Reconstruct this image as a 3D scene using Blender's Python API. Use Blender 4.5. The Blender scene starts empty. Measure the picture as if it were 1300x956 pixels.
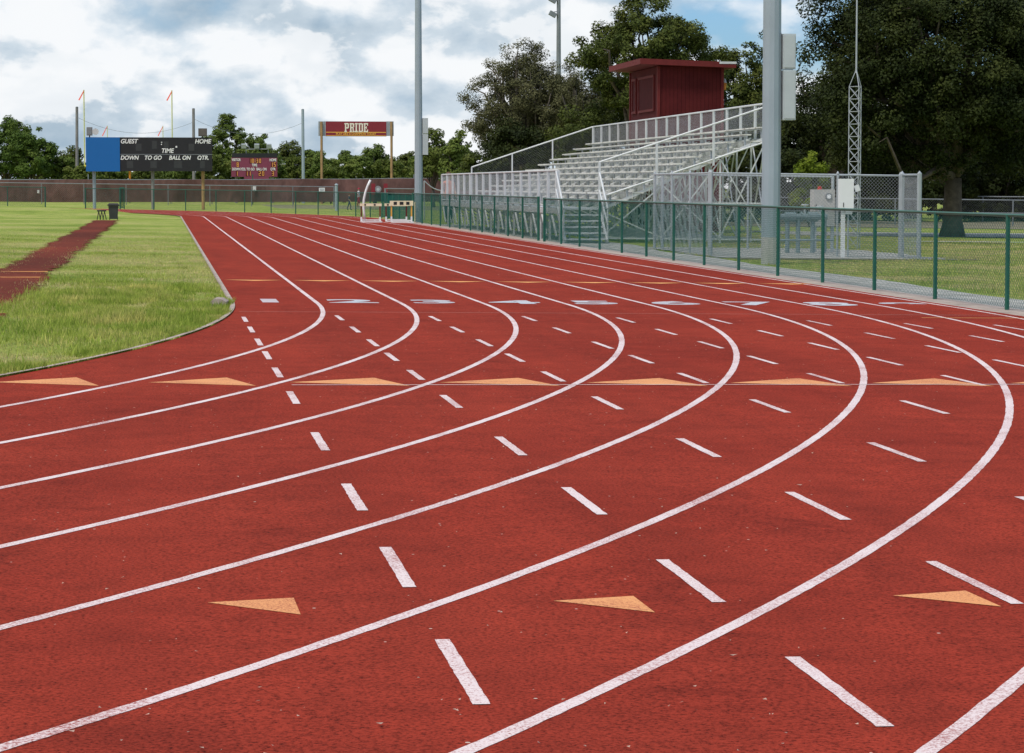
import bpy, math, random
import numpy as np
from mathutils import Vector, Matrix
random.seed(7)
R_ = math.radians
sc = bpy.context.scene
COL = sc.collection

# ------------------------------------------------------------------ camera numbers (solved from the lane lines of a 400 m track)
FPX, PITCH, YAW, SLOPE, CAMH = 3095.9, 0.063873, 0.142198, -0.012436, 1.47247
U0, V0, RAD, LW = 0.85446, 30.858, 36.5, 1.067
V1 = V0 + 84.39
CU = U0 - RAD

def gz0(u):
    return SLOPE * max(-45.0, min(45.0, u))
def sst(x):
    x = max(0.0, min(1.0, x)); return x*x*(3-2*x)
def berm(u, v):
    if v < 100 or u > 1.2: return 0.0
    d = RAD - (math.hypot(u-CU, v-V1) if v > V1 else (u-CU))
    return 0.26*sst((d-0.7)/3.0)*sst((v-106)/14)
def gz(u, v):
    return gz0(u) + berm(u, v)
def ray(px, py):
    x = (px-650)/FPX; y = -(py-433)/FPX
    fy = math.cos(PITCH)+y*math.sin(PITCH); fz = -math.sin(PITCH)+y*math.cos(PITCH)
    return (x*math.cos(YAW)+fy*math.sin(YAW), -x*math.sin(YAW)+fy*math.cos(YAW), fz)
def at(px, py, v):
    a, b, c = ray(px, py); t = v/b
    return Vector((a*t, v, CAMH+c*t))
def uof(px, v):
    return at(px, 235, v).x

# ------------------------------------------------------------------ materials
def new_mat(name):
    m = bpy.data.materials.new(name); m.use_nodes = True
    nt = m.node_tree; b = nt.nodes['Principled BSDF']
    return m, nt, b
def noise(nt, scale, detail=4, rough=0.6, vec=None, dim='3D'):
    n = nt.nodes.new('ShaderNodeTexNoise'); n.inputs['Scale'].default_value = scale
    n.inputs['Detail'].default_value = detail; n.inputs['Roughness'].default_value = rough
    if vec: nt.links.new(vec, n.inputs['Vector'])
    return n
def pos(nt):
    return nt.nodes.new('ShaderNodeNewGeometry').outputs['Position']
def ramp(nt, fac, stops):
    r = nt.nodes.new('ShaderNodeValToRGB'); e = r.color_ramp.elements
    while len(e) < len(stops): e.new(0.5)
    for i, (p, c) in enumerate(stops):
        e[i].position = p; e[i].color = (*c, 1) if len(c) == 3 else c
    nt.links.new(fac, r.inputs[0]); return r.outputs[0]
def mix(nt, fac, a, b, mode='MIX'):
    m = nt.nodes.new('ShaderNodeMix'); m.data_type = 'RGBA'; m.blend_type = mode
    for s, x in ((0, fac), (6, a), (7, b)):
        if isinstance(x, (int, float)): m.inputs[s].default_value = x
        elif isinstance(x, tuple): m.inputs[s].default_value = (*x, 1)
        else: nt.links.new(x, m.inputs[s])
    return m.outputs[2]
def bump(nt, b, h, strength=0.3, dist=0.01):
    n = nt.nodes.new('ShaderNodeBump'); n.inputs['Strength'].default_value = strength; n.inputs['Distance'].default_value = dist
    nt.links.new(h, n.inputs['Height']); nt.links.new(n.outputs[0], b.inputs['Normal'])
def simple(name, c, rough=0.6, metal=0.0, var=0.15, scale=3.0, spec=None):
    m, nt, b = new_mat(name)
    p = pos(nt); n = noise(nt, scale, 5, 0.65, p)
    d = tuple(x*(1-var) for x in c); l = tuple(min(1, x*(1+var)) for x in c)
    nt.links.new(ramp(nt, n.outputs[0], [(0.3, d), (0.7, l)]), b.inputs['Base Color'])
    b.inputs['Roughness'].default_value = rough; b.inputs['Metallic'].default_value = metal
    if spec is not None: b.inputs['Specular IOR Level'].default_value = spec
    return m

M = {}
def mat_track():
    m, nt, b = new_mat('track_rubber')
    p = pos(nt)
    big = noise(nt, 0.35, 5, 0.6, p); mid = noise(nt, 3.0, 5, 0.7, p); fine = noise(nt, 70, 3, 0.75, p)
    mp = nt.nodes.new('ShaderNodeMapping'); mp.inputs['Scale'].default_value = (1.2, 0.12, 1); nt.links.new(p, mp.inputs['Vector'])
    stk = noise(nt, 1.2, 5, 0.65, mp.outputs[0])
    c = ramp(nt, big.outputs[0], [(0.3, (0.232, 0.0285, 0.0170)), (0.7, (0.298, 0.0395, 0.0225))])
    c = mix(nt, 1.0, c, ramp(nt, stk.outputs[0], [(0.3, (0.86, 0.88, 0.9)), (0.65, (1.08, 1.06, 1.04))]), 'MULTIPLY')
    c = mix(nt, 1.0, c, ramp(nt, mid.outputs[0], [(0.3, (0.82, 0.84, 0.86)), (0.7, (1.12, 1.1, 1.1))]), 'MULTIPLY')
    c = mix(nt, 1.0, c, ramp(nt, fine.outputs[0], [(0.34, (0.35, 0.38, 0.42)), (0.48, (1, 1, 1)), (0.66, (1.35, 1.35, 1.35))]), 'MULTIPLY')
    st = noise(nt, 0.9, 6, 0.72, p); st.inputs['Distortion'].default_value = 1.2
    c = mix(nt, 1.0, c, ramp(nt, st.outputs[0], [(0.30, (0.74, 0.76, 0.80)), (0.42, (1, 1, 1)), (0.62, (1, 1, 1)), (0.74, (1.13, 1.12, 1.16))]), 'MULTIPLY')
    # pale grit lying on the rubber
    v = nt.nodes.new('ShaderNodeTexVoronoi'); v.inputs['Scale'].default_value = 9; nt.links.new(p, v.inputs['Vector'])
    w = noise(nt, 0.9, 3, 0.6, p)
    th = nt.nodes.new('ShaderNodeMath'); th.operation = 'MULTIPLY'; nt.links.new(w.outputs[0], th.inputs[0]); th.inputs[1].default_value = 0.105
    lt = nt.nodes.new('ShaderNodeMath'); lt.operation = 'LESS_THAN'; nt.links.new(v.outputs['Distance'], lt.inputs[0]); nt.links.new(th.outputs[0], lt.inputs[1])
    g = nt.nodes.new('ShaderNodeMath'); g.operation = 'GREATER_THAN'; nt.links.new(v.outputs['Color'], g.inputs[0]); g.inputs[1].default_value = 0.6
    gg = nt.nodes.new('ShaderNodeMath'); gg.operation = 'MULTIPLY'; nt.links.new(lt.outputs[0], gg.inputs[0]); nt.links.new(g.outputs[0], gg.inputs[1])
    c = mix(nt, gg.outputs[0], c, (0.55, 0.42, 0.36))
    nt.links.new(c, b.inputs['Base Color']); b.inputs['Roughness'].default_value = 0.95; b.inputs['Specular IOR Level'].default_value = 0.04
    bump(nt, b, fine.outputs[0], 0.6, 0.004)
    return m
def mat_paint(name, c, worn=(0.3, 0.05, 0.04), amount=0.45):
    m, nt, b = new_mat(name)
    p = pos(nt); f = noise(nt, 95, 3, 0.8, p); g = noise(nt, 1.3, 4, 0.6, p)
    ad = nt.nodes.new('ShaderNodeMath'); ad.operation = 'MULTIPLY_ADD'; nt.links.new(g.outputs[0], ad.inputs[0]); ad.inputs[1].default_value = 0.45; nt.links.new(f.outputs[0], ad.inputs[2])
    k = ramp(nt, ad.outputs[0], [(amount, (1, 1, 1)), (amount+0.22, (0, 0, 0))])
    nt.links.new(mix(nt, k, c, worn), b.inputs['Base Color']); b.inputs['Roughness'].default_value = 0.8
    b.inputs['Specular IOR Level'].default_value = 0.2
    bump(nt, b, f.outputs[0], 0.5, 0.003)
    return m
def mat_grass():
    m, nt, b = new_mat('grass_ground')
    p = pos(nt)
    a = noise(nt, 0.22, 5, 0.6, p); c2 = noise(nt, 2.2, 5, 0.7, p); f = noise(nt, 28, 4, 0.75, p)
    c = ramp(nt, a.outputs[0], [(0.30, (0.20, 0.275, 0.045)), (0.47, (0.31, 0.375, 0.075)), (0.64, (0.45, 0.43, 0.15))])
    c = mix(nt, 1.0, c, ramp(nt, c2.outputs[0], [(0.3, (0.68, 0.78, 0.7)), (0.7, (1.25, 1.15, 1.2))]), 'MULTIPLY')
    c = mix(nt, 1.0, c, ramp(nt, f.outputs[0], [(0.3, (0.45, 0.5, 0.45)), (0.7, (1.4, 1.4, 1.4))]), 'MULTIPLY')
    nt.links.new(c, b.inputs['Base Color']); b.inputs['Roughness'].default_value = 0.95; b.inputs['Specular IOR Level'].default_value = 0.1
    bump(nt, b, f.outputs[0], 1.0, 0.04)
    return m
def mat_leaf(name, stops, scale=0.6, trans=0.25, rough=0.6):
    m = bpy.data.materials.new(name); m.use_nodes = True; nt = m.node_tree
    for n in list(nt.nodes): nt.nodes.remove(n)
    out = nt.nodes.new('ShaderNodeOutputMaterial')
    p = pos(nt); a = noise(nt, scale, 4, 0.7, p); f = noise(nt, scale*9, 2, 0.6, p)
    c = ramp(nt, a.outputs[0], stops)
    c = mix(nt, 1.0, c, ramp(nt, f.outputs[0], [(0.3, (0.6, 0.62, 0.6)), (0.7, (1.4, 1.35, 1.3))]), 'MULTIPLY')
    d = nt.nodes.new('ShaderNodeBsdfPrincipled'); d.inputs['Roughness'].default_value = rough; d.inputs['Specular IOR Level'].default_value = 0.10
    t = nt.nodes.new('ShaderNodeBsdfTranslucent'); s = nt.nodes.new('ShaderNodeMixShader'); s.inputs[0].default_value = trans
    nt.links.new(c, d.inputs['Base Color']); nt.links.new(c, t.inputs[0])
    nt.links.new(d.outputs[0], s.inputs[1]); nt.links.new(t.outputs[0], s.inputs[2]); nt.links.new(s.outputs[0], out.inputs[0])
    return m
def mat_siding():
    m, nt, b = new_mat('maroon_siding')
    p = pos(nt)
    sp = nt.nodes.new('ShaderNodeSeparateXYZ'); nt.links.new(p, sp.inputs[0])
    ad = nt.nodes.new('ShaderNodeMath'); ad.operation = 'ADD'; nt.links.new(sp.outputs[0], ad.inputs[0]); nt.links.new(sp.outputs[1], ad.inputs[1])
    mu = nt.nodes.new('ShaderNodeMath'); mu.operation = 'MULTIPLY'; nt.links.new(ad.outputs[0], mu.inputs[0]); mu.inputs[1].default_value = 7.0
    fr = nt.nodes.new('ShaderNodeMath'); fr.operation = 'FRACT'; nt.links.new(mu.outputs[0], fr.inputs[0])
    gr = ramp(nt, fr.outputs[0], [(0.0, (0.6, 0.6, 0.6)), (0.1, (0.6, 0.6, 0.6)), (0.18, (1, 1, 1))])
    n = noise(nt, 1.5, 5, 0.65, p)
    c = ramp(nt, n.outputs[0], [(0.3, (0.072, 0.010, 0.012)), (0.7, (0.108, 0.016, 0.017))])
    nt.links.new(mix(nt, 1.0, c, gr, 'MULTIPLY'), b.inputs['Base Color']); b.inputs['Roughness'].default_value = 0.8; b.inputs['Specular IOR Level'].default_value = 0.12
    bump(nt, b, gr, 0.5, 0.01)
    return m
def mat_windscreen():
    m, nt, b = new_mat('brown_windscreen')
    p = pos(nt)
    a = noise(nt, 0.25, 5, 0.65, p)
    mp = nt.nodes.new('ShaderNodeMapping'); mp.inputs['Scale'].default_value = (0.8, 1, 0.35); nt.links.new(p, mp.inputs['Vector'])
    s = noise(nt, 1.4, 5, 0.7, mp.outputs[0])
    c = ramp(nt, a.outputs[0], [(0.3, (0.085, 0.042, 0.035)), (0.5, (0.135, 0.075, 0.066)), (0.72, (0.20, 0.105, 0.09))])
    c = mix(nt, 1.0, c, ramp(nt, s.outputs[0], [(0.35, (0.75, 0.75, 0.75)), (0.7, (1.35, 1.35, 1.4))]), 'MULTIPLY')
    nt.links.new(c, b.inputs['Base Color']); b.inputs['Roughness'].default_value = 0.9; b.inputs['Specular IOR Level'].default_value = 0.1
    return m
def mat_weathered_alu():
    m, nt, b = new_mat('weathered_aluminium')
    p = pos(nt)
    a = noise(nt, 2.2, 6, 0.75, p); f = noise(nt, 9, 4, 0.7, p)
    c = ramp(nt, a.outputs[0], [(0.34, (0.22, 0.20, 0.17)), (0.44, (0.60, 0.59, 0.55)), (0.7, (0.74, 0.74, 0.71))])
    c = mix(nt, 1.0, c, ramp(nt, f.outputs[0], [(0.3, (0.75, 0.75, 0.75)), (0.6, (1.1, 1.1, 1.1))]), 'MULTIPLY')
    nt.links.new(c, b.inputs['Base Color']); b.inputs['Roughness'].default_value = 0.6; b.inputs['Metallic'].default_value = 0.1
    return m
def mat_concrete(name, c, scale=1.2):
    m, nt, b = new_mat(name)
    p = pos(nt); a = noise(nt, scale, 6, 0.7, p); f = noise(nt, 45, 3, 0.7, p)
    d = tuple(x*0.65 for x in c); l = tuple(min(1, x*1.2) for x in c)
    k = ramp(nt, a.outputs[0], [(0.3, d), (0.65, l)])
    k = mix(nt, 1.0, k, ramp(nt, f.outputs[0], [(0.3, (0.75, 0.75, 0.75)), (0.7, (1.15, 1.15, 1.15))]), 'MULTIPLY')
    nt.links.new(k, b.inputs['Base Color']); b.inputs['Roughness'].default_value = 0.95
    bump(nt, b, f.outputs[0], 0.4, 0.01)
    return m
def mat_runway():
    m, nt, b = new_mat('worn_runway')
    p = pos(nt); a = noise(nt, 0.12, 5, 0.6, p); f = noise(nt, 10, 4, 0.7, p)
    c = ramp(nt, a.outputs[0], [(0.35, (0.11, 0.026, 0.017)), (0.55, (0.165, 0.036, 0.022)), (0.75, (0.27, 0.05, 0.028))])
    c = mix(nt, 1.0, c, ramp(nt, f.outputs[0], [(0.3, (0.6, 0.6, 0.6)), (0.7, (1.25, 1.25, 1.25))]), 'MULTIPLY')
    nt.links.new(c, b.inputs['Base Color']); b.inputs['Roughness'].default_value = 0.95
    b.inputs['Specular IOR Level'].default_value = 0.05
    return m

M['track'] = mat_track()
M['white'] = mat_paint('white_line_paint', (0.74, 0.625, 0.625), amount=0.53)
M['faint'] = mat_paint('faded_white_paint', (0.5, 0.3, 0.28), amount=0.5)
M['blue_white'] = mat_paint('pale_blue_paint', (0.50, 0.53, 0.58), amount=0.50)
M['grey_num'] = mat_paint('worn_grey_paint', (0.52, 0.45, 0.48), amount=0.45)
M['gold'] = mat_paint('gold_paint', (0.75, 0.335, 0.135), amount=0.53)
M['gold_pale'] = mat_paint('pale_gold_paint', (0.78, 0.38, 0.13), amount=0.46)
M['grass'] = mat_grass()
M['blade'] = mat_leaf('grass_blades', [(0.30, (0.225, 0.295, 0.05)), (0.44, (0.40, 0.435, 0.11)), (0.57, (0.62, 0.52, 0.27))], 0.45, 0.35)
M['weed'] = mat_leaf('weed_blades', [(0.32, (0.185, 0.29, 0.035)), (0.48, (0.35, 0.43, 0.08)), (0.64, (0.58, 0.53, 0.18))], 1.2, 0.4)
M['concrete'] = mat_concrete('concrete_path', (0.44, 0.425, 0.40))
M['kerb'] = mat_concrete('kerb_concrete', (0.41, 0.33, 0.285), 3)
M['gravel'] = mat_concrete('pale_gravel', (0.40, 0.385, 0.36), 6)
M['dry'] = mat_concrete('dry_grass', (0.215, 0.205, 0.095), 0.3)
M['dirt'] = mat_concrete('dry_dirt', (0.22, 0.19, 0.12), 0.6)
M['runway'] = mat_runway()
M['green_metal'] = simple('green_fence_paint', (0.008, 0.095, 0.065), 0.45)
M['green_wire'] = simple('green_wire', (0.008, 0.075, 0.062), 0.8, spec=0.1)
M['galv'] = simple('galvanised_steel', (0.40, 0.43, 0.46), 0.5, 0.25, 0.12)
M['galv_wire'] = simple('galvanised_wire', (0.34, 0.36, 0.38), 0.7, 0.0, spec=0.2)
M['galv_dark'] = simple('dull_galvanised', (0.20, 0.22, 0.24), 0.55, 0.2)
M['pole'] = simple('pole_grey', (0.31, 0.375, 0.425), 0.55, 0.1, 0.07, 1.2)
M['pole_base'] = simple('pole_concrete', (0.42, 0.415, 0.40), 0.9, 0, 0.12, 4)
M['boxgrey'] = simple('pale_grey_enamel', (0.45, 0.50, 0.52), 0.45, 0, 0.06)
M['alu'] = mat_weathered_alu()
M['alu_clean'] = simple('bright_aluminium', (0.62, 0.635, 0.65), 0.45, 0.2, 0.1)
M['siding'] = mat_siding()
M['maroon'] = simple('maroon_trim', (0.135, 0.02, 0.02), 0.7, spec=0.2)
M['maroon_dark'] = simple('dark_maroon_panel', (0.07, 0.011, 0.013), 0.8, spec=0.1)
M['maroon_sign'] = simple('maroon_sign_paint', (0.24, 0.016, 0.028), 0.5, 0, 0.06)
M['magenta'] = simple('faded_maroon_board', (0.21, 0.035, 0.075), 0.6, 0, 0.1)
M['screen'] = mat_windscreen()
M['black'] = simple('board_black', (0.013, 0.013, 0.016), 0.5, 0, 0.2)
M['dark'] = simple('dark_plastic', (0.035, 0.037, 0.04), 0.6)
M['blue'] = simple('blue_panel', (0.0, 0.125, 0.41), 0.5, 0, 0.02)
M['white_letter'] = simple('white_lettering', (0.85, 0.85, 0.85), 0.6, 0, 0.03)
M['cream_letter'] = simple('cream_lettering', (0.85, 0.80, 0.66), 0.6, 0, 0.03)
M['gold_letter'] = simple('gold_lettering', (0.78, 0.40, 0.06), 0.6, 0, 0.05)
M['amber'] = simple('amber_digits', (0.78, 0.34, 0.09), 0.6, 0, 0.05)
M['wood'] = simple('treated_wood', (0.36, 0.22, 0.10), 0.85, 0, 0.25, 1.5)
M['greywood'] = simple('grey_wood', (0.22, 0.21, 0.21), 0.85, 0, 0.2, 1.5)
M['yellow'] = simple('goal_yellow', (0.72, 0.56, 0.03), 0.45, 0, 0.05)
M['yellow_pale'] = simple('goal_yellow_pale', (0.60, 0.60, 0.22), 0.5, 0, 0.05)
M['ribbon'] = simple('orange_ribbon', (0.85, 0.12, 0.08), 0.6, 0, 0.05)
M['orange'] = simple('orange_pad', (0.75, 0.26, 0.03), 0.6)
M['white_enamel'] = simple('white_enamel', (0.78, 0.79, 0.80), 0.4, 0, 0.03)
M['cream'] = simple('cream_enamel', (0.82, 0.72, 0.50), 0.5, 0, 0.06)
M['lamp_glass'] = simple('lamp_glass', (0.55, 0.56, 0.57), 0.15, 0, 0.05)
M['lamp_brown'] = simple('brown_floodlight', (0.11, 0.095, 0.085), 0.5)
M['pipe'] = simple('blue_grey_pipe', (0.22, 0.275, 0.30), 0.5, 0, 0.15)
M['red'] = simple('red_paint', (0.45, 0.03, 0.02), 0.5)
M['bark'] = simple('bark', (0.10, 0.08, 0.065), 0.95, 0, 0.4, 6)
M['bark_grey'] = simple('grey_bark', (0.20, 0.175, 0.145), 0.95, 0, 0.3, 6)
M['skin'] = simple('skin', (0.45, 0.26, 0.18), 0.6, 0, 0.03)
M['cloth_white'] = simple('white_cloth', (0.65, 0.62, 0.64), 0.9)
M['cloth_red'] = simple('crimson_cloth', (0.32, 0.02, 0.05), 0.9)
M['cloth_navy'] = simple('slate_cloth', (0.05, 0.07, 0.10), 0.9)
M['cloth_orange'] = simple('coral_cloth', (0.6, 0.2, 0.13), 0.9)
M['hair'] = simple('brown_hair', (0.10, 0.05, 0.03), 0.8)
M['emblem'] = simple('grey_emblem', (0.26, 0.25, 0.27), 0.7)
L_ = {}
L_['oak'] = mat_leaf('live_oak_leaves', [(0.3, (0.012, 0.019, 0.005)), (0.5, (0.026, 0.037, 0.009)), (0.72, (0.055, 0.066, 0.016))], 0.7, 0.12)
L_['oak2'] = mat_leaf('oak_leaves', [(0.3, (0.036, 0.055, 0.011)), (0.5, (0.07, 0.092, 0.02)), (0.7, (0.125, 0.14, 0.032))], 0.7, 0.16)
L_['grey'] = mat_leaf('grey_olive_leaves', [(0.3, (0.058, 0.062, 0.028)), (0.5, (0.094, 0.097, 0.045)), (0.7, (0.15, 0.148, 0.072))], 0.7, 0.12)
L_['pine'] = mat_leaf('pine_needles', [(0.3, (0.045, 0.085, 0.016)), (0.5, (0.08, 0.13, 0.024)), (0.7, (0.125, 0.17, 0.034))], 0.6, 0.15)
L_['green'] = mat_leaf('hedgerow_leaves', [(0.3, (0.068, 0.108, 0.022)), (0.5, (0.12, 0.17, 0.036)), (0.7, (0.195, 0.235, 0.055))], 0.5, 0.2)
L_['light'] = mat_leaf('light_leaves', [(0.3, (0.07, 0.10, 0.02)), (0.5, (0.11, 0.145, 0.03)), (0.7, (0.17, 0.19, 0.05))], 0.6, 0.25)
L_['lime'] = mat_leaf('lime_leaves', [(0.3, (0.09, 0.14, 0.012)), (0.5, (0.15, 0.21, 0.02)), (0.7, (0.22, 0.26, 0.03))], 0.8, 0.3)

# ------------------------------------------------------------------ object helpers
def link(o, parent=None):
    COL.objects.link(o)
    if parent is not None: o.parent = parent
    return o
def tag(o, label=None, cat=None, group=None, kind=None):
    if label: o['label'] = label
    if cat: o['category'] = cat
    if group: o['group'] = group
    if kind: o['kind'] = kind
    return o
def thing(name, label, cat, loc=(0, 0, 0), group=None, rz=0.0):
    o = bpy.data.objects.new(name, None); o.empty_display_size = 0.2
    link(o); o.location = loc; o.rotation_euler = (0, 0, rz)
    return tag(o, label, cat, group)

class MB:
    """collects shapes, then builds ONE mesh object; coordinates are local to the parent (org is subtracted)"""
    def __init__(s, org=(0, 0, 0)):
        s.v = []; s.f = []; s.m = []; s.o = Vector(org); s.cur = 0
    def add(s, vs, fs):
        k = len(s.v); s.v += [tuple(Vector(a)-s.o) for a in vs]; s.f += [tuple(i+k for i in f) for f in fs]; s.m += [s.cur]*len(fs)
    def box(s, lo, hi):
        (a, b, c), (d, e, f) = lo, hi
        s.add([(a, b, c), (d, b, c), (d, e, c), (a, e, c), (a, b, f), (d, b, f), (d, e, f), (a, e, f)],
              [(0, 3, 2, 1), (4, 5, 6, 7), (0, 1, 5, 4), (1, 2, 6, 5), (2, 3, 7, 6), (3, 0, 4, 7)])
        return s
    def obox(s, c, size, mat):
        """oriented box: mat is a 3x3 matrix"""
        x, y, z = (q/2 for q in size); c = Vector(c)
        s.add([c+mat @ Vector(p) for p in ((-x, -y, -z), (x, -y, -z), (x, y, -z), (-x, y, -z), (-x, -y, z), (x, -y, z), (x, y, z), (-x, y, z))],
              [(0, 3, 2, 1), (4, 5, 6, 7), (0, 1, 5, 4), (1, 2, 6, 5), (2, 3, 7, 6), (3, 0, 4, 7)])
        return s
    def tube(s, p, q, r0, r1=None, n=8, cap=True):
        r1 = r0 if r1 is None else r1
        p = Vector(p); q = Vector(q); d = (q-p).normalized()
        a = d.orthogonal().normalized(); b = d.cross(a)
        vs = []
        for c, r in ((p, r0), (q, r1)):
            for i in range(n):
                t = 2*math.pi*i/n+math.pi/n; vs.append(c+a*(r*math.cos(t))+b*(r*math.sin(t)))
        fs = [(i, (i+1) % n, n+(i+1) % n, n+i) for i in range(n)]
        if cap: fs += [tuple(range(n-1, -1, -1)), tuple(range(n, 2*n))]
        s.add(vs, fs); return s
    def bar(s, p, q, w, h=None):
        """rectangular bar from p to q"""
        h = w if h is None else h
        p = Vector(p); q = Vector(q); d = (q-p).normalized()
        up = Vector((0, 0, 1)) if abs(d.z) < 0.95 else Vector((0, 1, 0))
        a = d.cross(up).normalized()*(w/2); b = a.cross(d).normalized()*(h/2)
        vs = [c+x*a+y*b for c in (p, q) for x, y in ((-1, -1), (1, -1), (1, 1), (-1, 1))]
        s.add(vs, [(0, 1, 5, 4), (1, 2, 6, 5), (2, 3, 7, 6), (3, 0, 4, 7), (3, 2, 1, 0), (4, 5, 6, 7)])
        return s
    def path(s, pts, r, n=8):
        """swept tube through points (r number or list)"""
        pts = [Vector(p) for p in pts]; rr = r if isinstance(r, (list, tuple)) else [r]*len(pts)
        vs = []; a = None
        for i, p in enumerate(pts):
            d = (pts[min(i+1, len(pts)-1)]-pts[max(i-1, 0)]).normalized()
            a = d.orthogonal().normalized() if a is None else (a-d*a.dot(d)).normalized()
            b = d.cross(a)
            for k in range(n):
                t = 2*math.pi*k/n; vs.append(p+a*(rr[i]*math.cos(t))+b*(rr[i]*math.sin(t)))
        fs = [(i*n+k, i*n+(k+1) % n, (i+1)*n+(k+1) % n, (i+1)*n+k) for i in range(len(pts)-1) for k in range(n)]
        fs += [tuple(range(n-1, -1, -1)), tuple(range((len(pts)-1)*n, len(pts)*n))]
        s.add(vs, fs); return s
    def prism(s, poly, a, b):
        """poly: list of 3D points; extruded by vector b-a"""
        d = Vector(b)-Vector(a); n = len(poly)
        vs = [Vector(p) for p in poly]+[Vector(p)+d for p in poly]
        s.add(vs, [tuple(range(n-1, -1, -1)), tuple(range(n, 2*n))]+[(i, (i+1) % n, n+(i+1) % n, n+i) for i in range(n)])
        return s
    def build(s, name, mats, parent=None, smooth=False, kind=None):
        me = bpy.data.meshes.new(name); me.from_pydata(s.v, [], s.f); me.update()
        mats = mats if isinstance(mats, (list, tuple)) else [mats]
        for m in mats: me.materials.append(m)
        if len(mats) > 1: me.polygons.foreach_set('material_index', s.m)
        if smooth: me.polygons.foreach_set('use_smooth', [True]*len(me.polygons))
        o = link(bpy.data.objects.new(name, me), parent)
        if kind: o['kind'] = kind
        return o
def np_mesh(name, verts, faces, mat, parent=None, smooth=False):
    """verts (N,3), faces (F,k) numpy"""
    me = bpy.data.meshes.new(name); k = faces.shape[1]
    me.vertices.add(len(verts)); me.vertices.foreach_set('co', verts.astype(np.float32).ravel())
    me.loops.add(faces.size); me.loops.foreach_set('vertex_index', faces.astype(np.int32).ravel())
    me.polygons.add(len(faces)); me.polygons.foreach_set('loop_start', np.arange(0, faces.size, k, dtype=np.int32))
    me.polygons.foreach_set('loop_total', np.full(len(faces), k, dtype=np.int32))
    me.update(calc_edges=True); me.materials.append(mat)
    return link(bpy.data.objects.new(name, me), parent)
def text(name, s, height, mat, loc, parent=None, shear=0.0, bold=0.0, align='CENTER', flat=False, sx=1.0, depth=0.01, rz=0.0):
    cu = bpy.data.curves.new('t', 'FONT'); cu.body = s; cu.align_x = align; cu.align_y = 'CENTER'
    cu.size = height/0.7; cu.shear = shear; cu.offset = bold*height; cu.extrude = depth
    o = bpy.data.objects.new('t', cu); COL.objects.link(o)
    dg = bpy.context.evaluated_depsgraph_get(); me = bpy.data.meshes.new_from_object(o.evaluated_get(dg))
    bpy.data.objects.remove(o); bpy.data.curves.remove(cu)
    mt = Matrix.Translation(Vector(loc)) @ Matrix.Rotation(rz, 4, 'Z') @ (Matrix.Identity(4) if flat else Matrix.Rotation(math.pi/2, 4, 'X')) @ Matrix.Diagonal((sx, 1, 1, 1))
    me.transform(mt); me.name = name
    me.materials.clear(); me.materials.append(mat)
    return link(bpy.data.objects.new(name, me), parent)

# ------------------------------------------------------------------ the setting: ground, track, paths
def build_ground():
    us = [-700, -400, -250, -150, -100, -70, -45] + [x*1.0 for x in range(-44, 3)] + [2.5, 6, 10, 14, 18, 24, 30, 38, 45, 60, 80, 120, 200, 400, 700]
    vs = [-60, -20, 0, 20, 40, 60, 80, 95] + [100+1.0*i for i in range(56)] + [160, 170, 185, 200, 230, 280, 350, 500, 800, 1300]
    b = MB(); n = len(us)
    b.v = [(u, v, gz(u, v)-0.012) for v in vs for u in us]
    b.f = [(j*n+i, j*n+i+1, (j+1)*n+i+1, (j+1)*n+i) for j in range(len(vs)-1) for i in range(n-1)]
    b.m = [0]*len(b.f)
    b.build('ground', M['grass'], kind='structure', smooth=True)
build_ground()

def arc(k, th, near=True, du=0.0):
    r = RAD+k*LW+du; t = R_(th)
    return (CU+r*math.cos(t), (V0 if near else V1)+r*math.sin(t))
def center_line(k, du=0.0, th0=-112, th1=118, du_bend=None, fine=None):
    db = du if du_bend is None else du_bend
    pts = []
    n = 150 if fine is None else fine
    for i in range(n+1):
        th = th0*(1-i/n); f = sst((th+35)/35) if db != du else 1
        pts.append(arc(k, th, True, db+(du-db)*f))
    for i in range(1, 43): pts.append((U0+k*LW+du, V0+(V1-V0)*i/42))
    for i in range(1, 61): pts.append(arc(k, th1*i/60, False, du))
    return pts
JR = random.Random(12)
def ribbon(b, pts, w, z, off=0.0, jit=0.0):
    n = len(pts); L = []
    for i, (x, y) in enumerate(pts):
        x0, y0 = pts[max(i-1, 0)]; x1, y1 = pts[min(i+1, n-1)]
        dx, dy = x1-x0, y1-y0; l = math.hypot(dx, dy); nx, ny = dy/l, -dx/l
        for s in (off-w/2, off+w/2):
            e = JR.uniform(-jit, jit) if jit else 0.0; a, c = x+nx*(s+e), y+ny*(s+e); L.append((a, c, gz0(a)+z))
    b.add(L, [(2*i, 2*i+1, 2*i+3, 2*i+2) for i in range(n-1)])
def two_edges(b, A, B, z):
    L = []
    for p, q in zip(A, B): L += [(*p, gz0(p[0])+z), (*q, gz0(q[0])+z)]
    b.add(L, [(2*i, 2*i+1, 2*i+3, 2*i+2) for i in range(len(A)-1)])
KOUT = (10.33-U0)/LW
b = MB()
two_edges(b, center_line(0.0, 0.02), center_line(KOUT), 0.012)
A = [arc(KOUT, -62*i/40) for i in range(41)]
two_edges(b, A, [(10.33 if i else 10.331, p[1]) for i, p in enumerate(A)], 0.012)
b.build('running_track', M['track'], kind='structure')
b = MB(); ribbon(b, center_line(0, 0.0), 0.05, 0.028)
ribbon(b, center_line(0, -0.03), 0.012, 0.02); b.build('inner_kerb', M['kerb'], kind='structure')
for k in range(1, 10):
    du = {8: -0.10, 9: -0.27}.get(k, 0.0)
    b = MB(); ribbon(b, center_line(k, du, du_bend=0.0, fine=1100), 0.054, 0.0136, jit=0.0022)
    b.build('lane_line', M['white'], kind='structure')
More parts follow.
